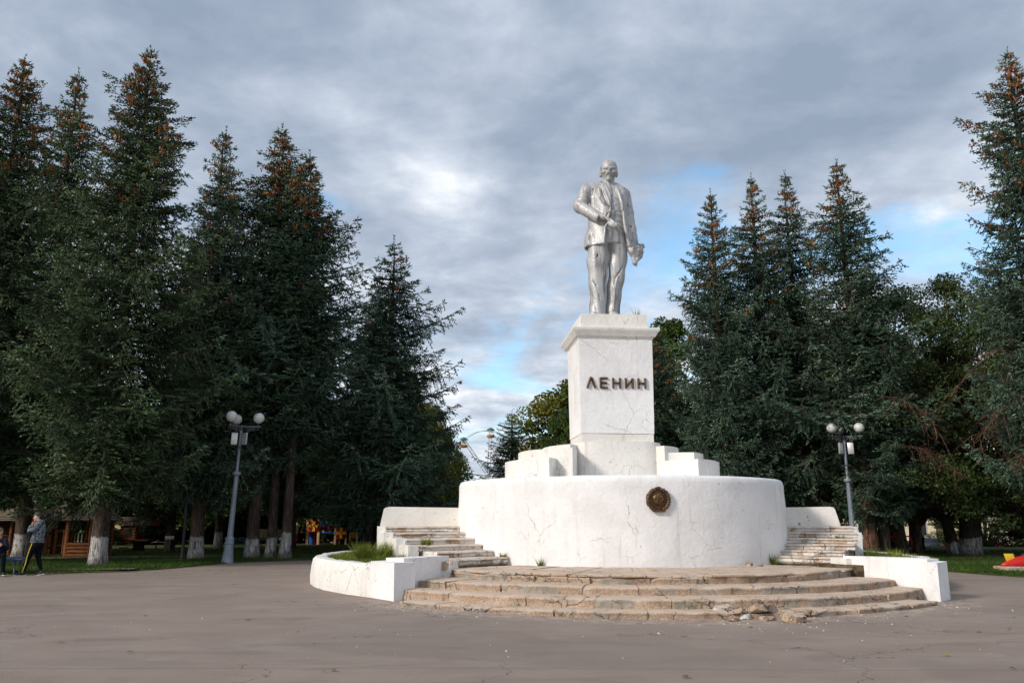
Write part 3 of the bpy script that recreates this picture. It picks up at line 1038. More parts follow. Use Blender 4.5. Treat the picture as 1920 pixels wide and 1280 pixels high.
    me = bm_mesh('planter_wall', bm, smooth='auto'); rough_up(me, .035, 2.3, 3 + side); rough_up(me, .012, 8, 3 + side)
    part('planter_wall', me, M['white_worn'])
    bm = bmesh.new()
    rr0 = 6.3
    po = [(CX + side * (rin + .1) * math.sin(math.radians(a)), CY - (rin + .1) * math.cos(math.radians(a))) for a in np.linspace(44, 112, 24)]
    pi_ = [(CX + side * (rr0 - (.5 if a < 60 else 0)) * math.sin(math.radians(a)), CY - (rr0 - (.5 if a < 60 else 0)) * math.cos(math.radians(a))) for a in np.linspace(112, 44, 24)]
    prism(bm, po + pi_, .05, .60)
    me = bm_mesh('planter_soil', bm)
    part('planter_soil', me, M['soil'])

# pillars and cheek walls at the foot of the planters
slab('end_pillar', [(-2.98, 18.0), (-2.36, 17.18), (-1.98, 17.55), (-2.62, 18.42)], -.25, .735, M['white'], .03, 21, amp=.014)
slab('cheek_wall', [(-2.66, 18.0), (-2.22, 17.52), (-1.40, 18.95), (-1.78, 19.2)], -.1, .80, M['white'], .03, 22, amp=.016)
slab('cheek_wall', [(-1.72, 18.75), (-1.36, 18.68), (-1.20, 19.1), (-1.6, 19.3)], .1, .70, M['step_paint'], .05, 23, amp=.04)
slab('cheek_wall', [(7.55, 19.45), (7.9, 18.6), (8.42, 17.35), (8.86, 17.72), (8.6, 18.3), (8.05, 19.65)], -.1, .79, M['white'], .07, 24, amp=.03)
slab('end_pillar', [(8.33, 17.5), (8.50, 17.10), (8.93, 17.56), (8.74, 18.0)], -.25, .745, M['white'], .035, 25, amp=.014)
slab('cheek_wall', [(7.36, 19.75), (7.5, 19.2), (8.1, 19.3), (8.0, 20.1)], .1, .73, M['white_worn'], .09, 26, amp=.04)

# ------------------------------------------------------------------ sculpting: distance fields turned into one continuous mesh
class Field:
    def __init__(s, lo, hi, h):
        s.lo = np.array(lo, dtype=np.float32); s.h = h
        n = np.ceil((np.array(hi) - np.array(lo)) / h).astype(int) + 1
        s.n = n
        s.ax = [s.lo[i] + h * np.arange(n[i], dtype=np.float32) for i in range(3)]
        s.phi = np.full(tuple(n), 9.0, dtype=np.float32)

    def sub(s, lo, hi, pad):
        sl = []
        for i in range(3):
            a = int(np.clip((lo[i] - pad - s.lo[i]) / s.h, 0, s.n[i] - 1)); b = int(np.clip((hi[i] + pad - s.lo[i]) / s.h + 2, a + 1, s.n[i]))
            sl.append(slice(a, b))
        X = s.ax[0][sl[0]][:, None, None]; Y = s.ax[1][sl[1]][None, :, None]; Z = s.ax[2][sl[2]][None, None, :]
        return tuple(sl), X, Y, Z

    def merge(s, sl, d, k, op):
        a = s.phi[sl]
        if op == 'add':
            if k > 0:
                h = np.clip(.5 + .5 * (a - d) / k, 0, 1); r = a + (d - a) * h - k * h * (1 - h)
            else: r = np.minimum(a, d)
        elif op == 'cut':
            d = -d
            if k > 0:
                h = np.clip(.5 - .5 * (a - d) / k, 0, 1); r = a + (d - a) * h + k * h * (1 - h)
            else: r = np.maximum(a, d)
        s.phi[sl] = r

    def cap(s, a, b, ra, rb=None, k=.04, op='add', flat=None):
        """tapered capsule; flat=(axis vector, factor) squashes it"""
        rb = ra if rb is None else rb
        a = np.array(a, dtype=np.float32); b = np.array(b, dtype=np.float32); R = max(ra, rb)
        if flat is not None and flat[1] < 1: R = R / 1
        sl, X, Y, Z = s.sub(np.minimum(a, b) - R, np.maximum(a, b) + R, k + .05)
        ba = b - a; L2 = float(ba @ ba) + 1e-9
        px, py, pz = X - a[0], Y - a[1], Z - a[2]
        t = np.clip((px * ba[0] + py * ba[1] + pz * ba[2]) / L2, 0, 1)
        dx, dy, dz = px - ba[0] * t, py - ba[1] * t, pz - ba[2] * t
        if flat is not None:
            f = np.array(flat[0], dtype=np.float32); f /= np.linalg.norm(f)
            q = dx * f[0] + dy * f[1] + dz * f[2]; g = 1 / flat[1] - 1
            dx, dy, dz = dx + f[0] * q * g, dy + f[1] * q * g, dz + f[2] * q * g
            d = (np.sqrt(dx * dx + dy * dy + dz * dz) - (ra + (rb - ra) * t)) * max(flat[1], .5)
        else:
            d = np.sqrt(dx * dx + dy * dy + dz * dz) - (ra + (rb - ra) * t)
        s.merge(sl, d, k, op)

    def chain(s, pts, rad, k=.04, op='add', flat=None):
        for i in range(len(pts) - 1): s.cap(pts[i], pts[i + 1], rad[i], rad[i + 1], k, op, flat)

    def ell(s, c, r, k=.03, op='add', rot=None):
        c = np.array(c, dtype=np.float32); R = max(r)
        sl, X, Y, Z = s.sub(c - R, c + R, k + .04)
        x, y, z = X - c[0], Y - c[1], Z - c[2]
        if rot is not None:
            m = np.array(rot.to_3x3().inverted(), dtype=np.float32)
            x, y, z = m[0, 0] * x + m[0, 1] * y + m[0, 2] * z, m[1, 0] * x + m[1, 1] * y + m[1, 2] * z, m[2, 0] * x + m[2, 1] * y + m[2, 2] * z
        q = np.sqrt((x / r[0]) ** 2 + (y / r[1]) ** 2 + (z / r[2]) ** 2)
        q2 = np.sqrt((x / r[0] ** 2) ** 2 + (y / r[1] ** 2) ** 2 + (z / r[2] ** 2) ** 2) + 1e-6
        s.merge(sl, q * (q - 1) / q2, k, op)

    def loft(s, rows, k=.04, op='add', e=2.0, fold=None, mask=None):
        """rows: (z, cx, cy, rx, ry) ; superellipse sections"""
        rows = sorted(rows); R = np.array(rows, dtype=np.float32)
        lo = [(R[:, 1] - R[:, 3]).min(), (R[:, 2] - R[:, 4]).min(), R[0, 0]]; hi = [(R[:, 1] + R[:, 3]).max(), (R[:, 2] + R[:, 4]).max(), R[-1, 0]]
        sl, X, Y, Z = s.sub(lo, hi, k + .06)
        zz = Z[0, 0]
        g = [np.interp(zz, R[:, 0], R[:, i])[None, None, :] for i in range(1, 5)]
        ux, uy = (X - g[0]) / g[2], (Y - g[1]) / g[3]
        q = (np.abs(ux) ** e + np.abs(uy) ** e) ** (1 / e)
        d = (q - 1) * np.minimum(g[2], g[3])
        if fold is not None: d = d + fold(X, Y, Z)
        d = np.maximum(d, np.maximum(R[0, 0] - Z, Z - R[-1, 0]))
        if mask is not None: d = np.maximum(d, mask(X, Y, Z))
        s.merge(sl, d, k, op)

    def mesh(s, name):
        """surface nets"""
        p = s.phi; n = np.array(p.shape)
        c = n - 1
        ins = p < 0
        cnt = np.zeros(tuple(c), dtype=np.int8)
        for i in (0, 1):
            for j in (0, 1):
                for k in (0, 1): cnt += ins[i:c[0] + i, j:c[1] + j, k:c[2] + k]
        act = (cnt > 0) & (cnt < 8)
        idx = np.full(tuple(c), -1, dtype=np.int64)
        A = np.argwhere(act); idx[act] = np.arange(len(A))
        acc = np.zeros((len(A), 3)); w = np.zeros(len(A))
        corners = [(i, j, k) for i in (0, 1) for j in (0, 1) for k in (0, 1)]
        for a in corners:
            for ax_ in range(3):
                if a[ax_] == 1: continue
                b = list(a); b[ax_] = 1
                va = p[A[:, 0] + a[0], A[:, 1] + a[1], A[:, 2] + a[2]]; vb = p[A[:, 0] + b[0], A[:, 1] + b[1], A[:, 2] + b[2]]
                m_ = (va < 0) != (vb < 0)
                t = np.where(m_, va / (va - vb + 1e-12), 0)
                pt = np.array(a, dtype=float)[None, :].repeat(len(A), 0); pt[:, ax_] = t
                acc[m_] += pt[m_]; w[m_] += 1
        V = (A + acc / w[:, None]) * s.h + s.lo
        F = []
        for ax_ in range(3):
            o1, o2 = [(1, 2), (2, 0), (0, 1)][ax_]
            sa = [slice(1, -1)] * 3; sa[ax_] = slice(0, -1)
            sb = list(sa); sb[ax_] = slice(1, None)
            # pad so that all four neighbouring cells exist
            ia = ins[tuple(sa)]; ib = ins[tuple(sb)]
            for flip, mm in ((False, ia & ~ib), (True, ~ia & ib)):
                E = np.argwhere(mm)
                if len(E) == 0: continue
                base = E.copy()
                for q in range(3):
                    if q != ax_: base[:, q] += 1
                def cell(d1, d2):
                    b_ = base.copy(); b_[:, o1] -= d1; b_[:, o2] -= d2
                    return idx[b_[:, 0], b_[:, 1], b_[:, 2]]
                q4 = np.stack([cell(1, 1), cell(0, 1), cell(0, 0), cell(1, 0)], 1)
                if flip: q4 = q4[:, ::-1]
                F.append(q4)
        F = np.concatenate(F); F = F[(F >= 0).all(1)]
        return np_mesh(name, V, F, smooth=True)


def poly_mask(pts, axes=(0, 2)):
    """signed distance to a polygon in the XZ plane (negative inside)"""
    P = np.array(pts, dtype=np.float32)

    def f(X, Y, Z):
        x = X[:, :, 0][:, :1][:, :, None] if False else X; z = Z
        x2 = X[:, 0, 0][:, None]; z2 = Z[0, 0, :][None, :]
        d = np.full((x2.shape[0], z2.shape[1]), 1e9, dtype=np.float32); sgn = np.ones_like(d)
        n = len(P)
        for i in range(n):
            a = P[i]; b = P[i - 1]; e = b - a
            wx, wz = x2 - a[0], z2 - a[1]
            t = np.clip((wx * e[0] + wz * e[1]) / (e @ e), 0, 1)
            d = np.minimum(d, (wx - e[0] * t) ** 2 + (wz - e[1] * t) ** 2)
            c1 = z2 >= a[1]; c2 = z2 < b[1]; c3 = e[0] * wz > e[1] * wx
            cc = (c1 & c2 & c3) | (~c1 & ~c2 & ~c3)
            sgn = np.where(cc, -sgn, sgn)
        return (sgn * np.sqrt(d))[:, None, :]
    return f


# ---- the statue
SY = 24.2


def S(zx, zy, dep=0.0):
    """a point read off the photograph, put at its real distance"""
    v = at_y(1020 + zx / 4.0, 280 + zy / 4.0, SY - dep)
    return np.array((v.x - 3.0, v.y - SY, v.z - 7.45), dtype=np.float32)


def build_statue():
    F = Field((-1.3, -1.15, -.06), (1.3, .75, 5.35), .0185)
    PX_ = .0041

    def row(zy, xl, xr, cy, ry, grow=0.0):
        a = S(xl, zy, -cy); b = S(xr, zy, -cy)
        return (float(a[2]), float((a[0] + b[0]) / 2), cy, float((b[0] - a[0]) / 2) + grow, ry + grow)

    def fold_leg(ph):
        return lambda X, Y, Z: (.012 * np.sin(X * 22 + Z * 3.1 + ph) * np.sin(Z * 2.3 + ph) + .012 * np.sin(Z * 9 + X * 8 + ph))
    # trousers
    legL = [row(600, 335, 500, .02, .27), row(700, 326, 498, -.02, .29), row(800, 322, 494, -.05, .28), row(880, 326, 486, -.07, .25), row(960, 332, 474, -.09, .235),
            row(1060, 338, 466, -.08, .22), row(1160, 343, 462, -.07, .22), row(1262, 342, 466, -.06, .24)]
    legR = [row(600, 470, 630, .03, .27), row(700, 476, 632, .03, .29), row(800, 486, 626, .02, .28), row(880, 486, 618, .0, .25), row(960, 476, 604, .03, .24),
            row(1060, 470, 586, .07, .22), row(1160, 466, 574, .09, .215), row(1262, 460, 570, .09, .22)]
    F.loft(legL, .02, fold=fold_leg(0.3)); F.loft(legR, .012, fold=fold_leg(2.1))
    # crotch shadow line and creases
    F.chain([S(490, 800, .30), S(484, 900, .26), S(470, 1010, .26), S(463, 1120, .26)], [.02, .045, .05, .035], .03, 'cut')
    F.cap(S(466, 1040, .5), S(466, 1110, .5), .012, .02, .01, 'cut'); F.cap(S(466, 1050, -.4), S(466, 1100, -.4), .02, .02, .01, 'cut')
    for pts, r in (([(405, 740), (400, 900), (395, 1050), (410, 1200)], .018), ([(560, 740), (556, 880), (530, 1040), (520, 1200)], .018)):
        F.chain([S(x, y, .24 if x < 480 else .17) for x, y in pts], [r * 1.6] * 4, .05)
    for pts in ([(345, 940), (390, 1020), (420, 1130)], [(340, 1080), (370, 1150), (400, 1225)], [(590, 880), (540, 960), (515, 1060)], [(515, 1080), (500, 1160), (490, 1230)], [(430, 700), (400, 800), (385, 900)]):
        F.chain([S(x, y, .27 if x < 470 else .20) for x, y in pts], [.012, .028, .012], .03, 'cut')
    # shoes
    for x0, x1, cy in ((372, 392, -.10), (520, 528, .05)):
        p = S(x0, 1262, -cy); 
        F.cap((p[0], cy + .12, .07), (p[0] + (-.03 if x0 < 450 else .04), cy - .38, .05), .15, .11, .05)
    # hips, belt line, waistcoat
    F.loft([row(560, 415, 610, .0, .33), row(640, 400, 625, .0, .33), row(720, 350, 630, .0, .32)], .05)
    F.loft([row(265, 440, 560, .03, .20), row(300, 415, 600, .02, .27), row(400, 425, 606, -.02, .335), row(500, 430, 606, -.03, .35), row(600, 430, 604, -.03, .355),
            row(612, 432, 602, -.03, .35)], .02,
           fold=lambda X, Y, Z: .010 * np.sin(Z * 34 + X * 5) * (Z < 3.35))
    # waistcoat points
    F.cap(S(478, 590, .33), S(497, 612, .33), .05, .02, .03); F.cap(S(555, 592, .33), S(572, 618, .33), .05, .02, .03)
    F.cap(S(525, 612, .40), S(534, 585, .40), .03, .01, .02, 'cut')
    F.chain([S(521, 330, .36), S(525, 450, .39), S(528, 590, .40)], [.009] * 3, .01, 'cut')      # buttoning
    for y in (360, 410, 460, 510, 555): F.ell(S(535, y, .385), (.022, .018, .022), .008)
    # coat: a shell cut open in front
    shell = Field(F.lo, F.lo + (F.n - 1) * F.h + 1e-4, F.h); shell.n = F.n; shell.ax = F.ax; shell.phi = np.full_like(F.phi, 9.0)
    coat = [row(258, 425, 500, .06, .16), row(275, 350, 560, .06, .25), row(300, 325, 600, .05, .33), row(340, 335, 622, .03, .39), row(400, 345, 630, .0, .43), row(470, 345, 640, .0, .43), row(540, 337, 648, .0, .43),
            row(600, 326, 655, .0, .44), row(660, 312, 662, .0, .46), row(715, 303, 662, .0, .47), row(742, 303, 660, .0, .475)]
    shell.loft(coat, .0, fold=lambda X, Y, Z: .026 * np.sin(X * 13 + Z * 2) * np.sin(Z * 4 + 1) + .012 * np.sin(X * 30) * np.clip((2.9 - Z) * 1.2, 0, 1))
    opening = [tuple(S(x, y, .4)[[0, 2]]) for x, y in ((470, 235), (500, 330), (506, 405), (502, 450), (478, 520), (462, 570), (452, 620), (446, 705), (446, 800), (640, 800), (632, 700), (616, 640), (602, 560), (592, 470), (575, 390), (556, 320), (540, 235))]
    pm = poly_mask(opening)
    sl, X, Y, Z = shell.sub(F.lo, F.lo + F.n * F.h, 0)
    cut = np.maximum(pm(X, Y, Z), (Y - .02) + 0 * Z)
    shell.phi = np.maximum(shell.phi, -cut)
    # hollow below the waist so the skirts stand off the trousers
    inner = Field(F.lo, F.lo + 1, F.h); inner.n = F.n; inner.ax = F.ax; inner.phi = np.full_like(F.phi, 9.0)
    inner.loft([(r[0], r[1], r[2], r[3] - .055, r[4] - .055) for r in coat if r[0] < S(480, 560)[2]], 0)
    shell.phi = np.maximum(shell.phi, -np.maximum(inner.phi, 0 * Z + (Z - float(S(480, 640)[2]))))
    # diagonal hem on the left skirt
    h = np.clip(.5 + .5 * (F.phi - shell.phi) / .02, 0, 1)
    F.phi = F.phi + (shell.phi - F.phi) * h - .02 * h * (1 - h)
    # lapels
    F.chain([S(440, 262, .20), S(462, 330, .38), S(490, 400, .44), S(500, 432, .45)], [.04, .05, .045, .02], .012)
    F.chain([S(410, 300, .33), S(425, 360, .42), S(455, 405, .45), S(498, 428, .46)], [.055, .06, .05, .02], .02)
    F.chain([S(385, 300, .33), S(400, 350, .43), S(440, 402, .46), S(495, 436, .465)], [.024] * 4, .010, 'cut')
    F.chain([S(382, 292, .30), S(420, 296, .37)], [.014, .012], .01, 'cut')
    F.chain([S(540, 285, .20), S(562, 330, .36), S(582, 400, .43), S(594, 460, .45)], [.045, .05, .045, .02], .012)
    F.chain([S(575, 300, .28), S(598, 360, .38), S(604, 420, .42), S(596, 462, .45)], [.024] * 4, .010, 'cut')
    F.chain([S(500, 440, .48), S(478, 520, .48), S(458, 590, .49), S(448, 700, .50)], [.03, .034, .034, .034], .012)
    F.chain([S(596, 470, .46), S(604, 560, .46), S(622, 650, .45), S(640, 720, .42)], [.036, .045, .05, .055], .014)
    # pocket flap, folds of the skirt
    F.chain([S(345, 640, .47), S(400, 628, .52), S(438, 628, .52)], [.015, .018, .015], .015, 'cut')
    for x0, x1 in ((345, 322), (375, 350), (412, 398)): F.chain([S(x0, 560, .42), S((x0 + x1) / 2, 650, .47), S(x1, 735, .48)], [.012, .035, .028], .04, 'cut')
    # shoulders
    F.cap(S(465, 272, 0), S(352, 296, 0), .15, .20, .10); F.cap(S(500, 282, 0), S(588, 330, -.02), .14, .17, .10)
    # his right arm: bent, reaching forward
    sh, el, wr = S(322, 312, .02), S(274, 432, .02), S(408, 512, .46)
    F.cap(sh, el, .225, .195, .02); F.cap(el, wr, .20, .17, .05)
    F.ell(S(268, 420, 0), (.20, .19, .22), .08)
    cd = (wr - el) / np.linalg.norm(wr - el)
    F.cap(wr + cd * .16, wr + cd * .26, .145, .15, .005, 'cut')
    for t, r in ((.25, .010), (.5, .012)):
        c = el + (wr - el) * t; up = np.array((0.35, -.35, .85)); o = np.cross(cd, up); o /= np.linalg.norm(o)
        q = np.cross(o, cd)
        F.chain([c + o * .17 + cd * .1, c + q * .19, c - o * .19 - cd * .07], [r * .5, r, r * .5], .04, 'cut')
    for t in (.25, .5, .75):
        c = sh + (el - sh) * t
        F.chain([c + (-.16, -.17, .06), c + (0.0, -.245, -.03), c + (.17, -.17, -.10)], [.010, .022, .012], .06, 'cut')
    F.chain([S(372, 300, .22), S(366, 370, .24), S(372, 420, .24)], [.02, .035, .02], .03, 'cut')
    # open hand
    w0 = S(432, 500, .56); pc = S(470, 520, .66)
    F.cap(w0, S(448, 508, .60), .085, .085, .02)
    F.cap(S(455, 505, .62), S(486, 530, .70), .085, .070, .01, flat=((.45, -.2, .87), .55))
    fing = [((496, 522, .72), (524, 545, .78), (548, 562, .80), (556, 566, .79)), ((492, 536, .72), (520, 558, .78), (543, 574, .79), (552, 577, .78)),
            ((486, 546, .70), (510, 568, .75), (530, 581, .76), (538, 583, .75)), ((478, 552, .67), (500, 572, .71), (514, 582, .71), (520, 582, .70))]
    for f in fing: F.chain([S(*q) for q in f], [.033, .030, .026, .020], .003)
    F.chain([S(458, 496, .64), S(474, 472, .70), S(494, 463, .72), S(508, 461, .72)], [.042, .038, .031, .022], .012)
    # his left arm hanging, hand closed on the crumpled cap
    F.chain([S(602, 345, -.04), S(632, 480, -.08), S(650, 600, -.02), S(662, 700, .06)], [.20, .165, .165, .185], .06)
    F.cap(S(655, 735, .10), S(654, 752, .12), .17, .12, .03)
    for a, b in (((600, 400), (652, 440)), ((612, 500), (668, 470)), ((615, 560), (675, 590)), ((625, 640), (690, 620)), ((630, 700), (700, 690))):
        F.chain([S(a[0], a[1], .16), S((a[0] + b[0]) / 2, (a[1] + b[1]) / 2 + 6, .16), S(b[0], b[1], .05)], [.010, .024, .010], .04, 'cut')
    hp = S(662, 768, .14)
    F.ell(hp, (.12, .12, .11), .04)
    for i in range(4):
        o = np.array((.035 * i - .03, 0, -.028 * i))
        F.chain([hp + o + (.02, -.09, .05), hp + o + (.08, -.13, -.02), hp + o + (.09, -.08, -.08)], [.034, .032, .026], .01)
    # head and neck
    F.cap(S(484, 292, .02), S(486, 212, .02), .185, .165, .05)
    F.cap(S(444, 272, .10), S(482, 258, .20), .04, .03, .02); F.cap(S(528, 278, .09), S(488, 258, .20), .04, .03, .02)   # collar
    F.cap(S(486, 268, .22), S(492, 300, .28), .045, .065, .02)                                                            # tie knot
    F.cap(S(492, 300, .28), S(505, 340, .33), .06, .04, .02)
    HC = S(486, 150, .03)
    F.ell(HC + (0, 0, .03), (.262, .30, .27), .0)
    F.ell(S(486, 182, .09), (.215, .25, .22), .08)            # face
    F.ell(S(486, 222, .20), (.10, .11, .10), .06)             # chin
    HX = float(HC[0])

    def hd(zx, zy, dep): return S(zx, zy, dep)
    F.cap(hd(448, 138, .28), hd(476, 141, .335), .036, .030, .015); F.cap(hd(498, 141, .335), hd(527, 138, .28), .030, .036, .015)     # brows
    F.ell(hd(463, 154, .35), (.062, .075, .044), .012, 'cut'); F.ell(hd(512, 154, .35), (.062, .075, .044), .012, 'cut')
    F.ell(hd(464, 155, .262), (.038, .035, .024), .006); F.ell(hd(511, 155, .262), (.038, .035, .024), .006)
    F.chain([hd(487, 143, .32), hd(486, 160, .37), hd(484, 171, .40)], [.030, .032, .042], .02)
    F.ell(hd(474, 173, .355), (.026, .03, .02), .012); F.ell(hd(496, 173, .355), (.026, .03, .02), .012)
    F.chain([hd(484, 181, .365), hd(466, 187, .34), hd(449, 194, .27)], [.042, .034, .012], .008)        # moustache
    F.chain([hd(486, 181, .365), hd(504, 187, .34), hd(520, 195, .27)], [.042, .034, .012], .008)
    F.chain([hd(452, 203, .30), hd(470, 199, .345), hd(485, 199, .36), hd(502, 199, .345), hd(518, 203, .30)], [.010, .016, .014, .016, .010], .012, 'cut')
    F.cap(hd(476, 197, .345), hd(496, 197, .345), .020, .020, .012)
    F.cap(hd(470, 193, .385), hd(500, 193, .385), .010, .010, .008, 'cut')
    F.chain([hd(486, 206, .315), hd(486, 226, .31), hd(485, 240, .27)], [.055, .062, .028], .025)         # goatee
    F.ell(hd(450, 172, .235), (.07, .07, .05), .05); F.ell(hd(522, 172, .235), (.07, .07, .05), .05)        # cheek bones
    for ex, s_ in ((421, -1), (546, 1)):
        F.ell(hd(ex, 186, .0), (.042, .07, .095), .015); F.ell(hd(ex - s_ * -4, 186, .05), (.03, .03, .05), .01, 'cut')
    F.cap(hd(428, 140, .02), hd(430, 205, -.02), .03, .03, .03); F.cap(hd(544, 140, .02), hd(542, 205, -.02), .03, .03, .03)
    me = F.mesh('figure')
    # weathering: slight uneven surface
    co = np.empty(len(me.vertices) * 3, dtype=np.float32); me.vertices.foreach_get('co', co); co = co.reshape(-1, 3)
    nn = np.empty(len(me.vertices) * 3, dtype=np.float32); me.vertices.foreach_get('normal', nn); nn = nn.reshape(-1, 3)
    w = .0006 * (np.sin(co[:, 0] * 31 + co[:, 2] * 17) * np.sin(co[:, 1] * 27 + co[:, 2] * 23) + .6 * np.sin(co[:, 2] * 57 + co[:, 0] * 41))
    co += nn * w[:, None]; me.vertices.foreach_set('co', co.ravel()); me.update()
    return me


stat = empty('statue', (3.0, SY, 7.45), label='silver-grey statue of a bearded man in a suit, hand held out, on the tall pedestal', cat='statue')
link('figure', build_statue(), M['statue'], stat)
# cap crushed in the left hand
F = Field((.45, -.75, 1.45), (1.25, .15, 2.75), .016)
F.chain([S(690, 712, .10), S(735, 716, .12), S(752, 735, .10)], [.05, .06, .03], .03, flat=((0, 0, 1), .6))
F.chain([S(672, 745, .12), S(700, 760, .16), S(722, 770, .16)], [.13, .15, .10], .06)
F.chain([S(728, 745, .10), S(715, 800, .12), S(700, 828, .12)], [.07, .09, .06], .05)
F.chain([S(655, 790, .12), S(690, 790, .14)], [.06, .09], .05)
F.chain([S(672, 815, .10), S(682, 852, .10), S(692, 872, .08)], [.07, .075, .03], .03)
F.chain([S(660, 770, .28), S(700, 742, .30), S(735, 735, .24)], [.012, .022, .010], .02, 'cut')
F.chain([S(672, 806, .26), S(700, 790, .28), S(728, 790, .22)], [.012, .025, .010], .02, 'cut')
link('crumpled_cap', F.mesh('crumpled_cap'), M['statue'], stat)

# ------------------------------------------------------------------ trees
def spindles(P0, P1, W, tone, rg):
    """small three-sided spindles (needle-clad shoots)"""
    n = len(P0); D = P1 - P0; L = np.linalg.norm(D, axis=1, keepdims=True) + 1e-9; d = D / L
    a = np.cross(d, rg.normal(size=(n, 3))); a /= np.linalg.norm(a, axis=1, keepdims=True) + 1e-9
    b = np.cross(d, a)
    V = np.empty((n, 5, 3), dtype=np.float32)
    V[:, 0] = P0; V[:, 4] = P1
    mid = P0 + D * .42
    for k in range(3):
        an = 2 * math.pi * k / 3
        V[:, 1 + k] = mid + (a * math.cos(an) + b * math.sin(an)) * W[:, None]
    f = np.array([[0, 1, 2], [0, 2, 3], [0, 3, 1], [1, 4, 2], [2, 4, 3], [3, 4, 1]])
    F = (f[None] + 5 * np.arange(n)[:, None, None]).reshape(-1, 3)
    return V.reshape(-1, 3), F, np.repeat(tone, 5)


def sticks(P0, P1, r0, r1):
    n = len(P0); D = P1 - P0; d = D / (np.linalg.norm(D, axis=1, keepdims=True) + 1e-9)
    ref = np.tile(np.array([[.13, .31, .9]]), (n, 1)); a = np.cross(d, ref); a /= np.linalg.norm(a, axis=1, keepdims=True) + 1e-9; b = np.cross(d, a)
    V = np.empty((n, 6, 3), dtype=np.float32)
    for k in range(3):
        an = 2 * math.pi * k / 3; o = a * math.cos(an) + b * math.sin(an)
        V[:, k] = P0 + o * r0[:, None]; V[:, 3 + k] = P1 + o * r1[:, None]
    f = np.array([[0, 1, 4], [0, 4, 3], [1, 2, 5], [1, 5, 4], [2, 0, 3], [2, 3, 5]])
    return V.reshape(-1, 3), (f[None] + 6 * np.arange(n)[:, None, None]).reshape(-1, 3)


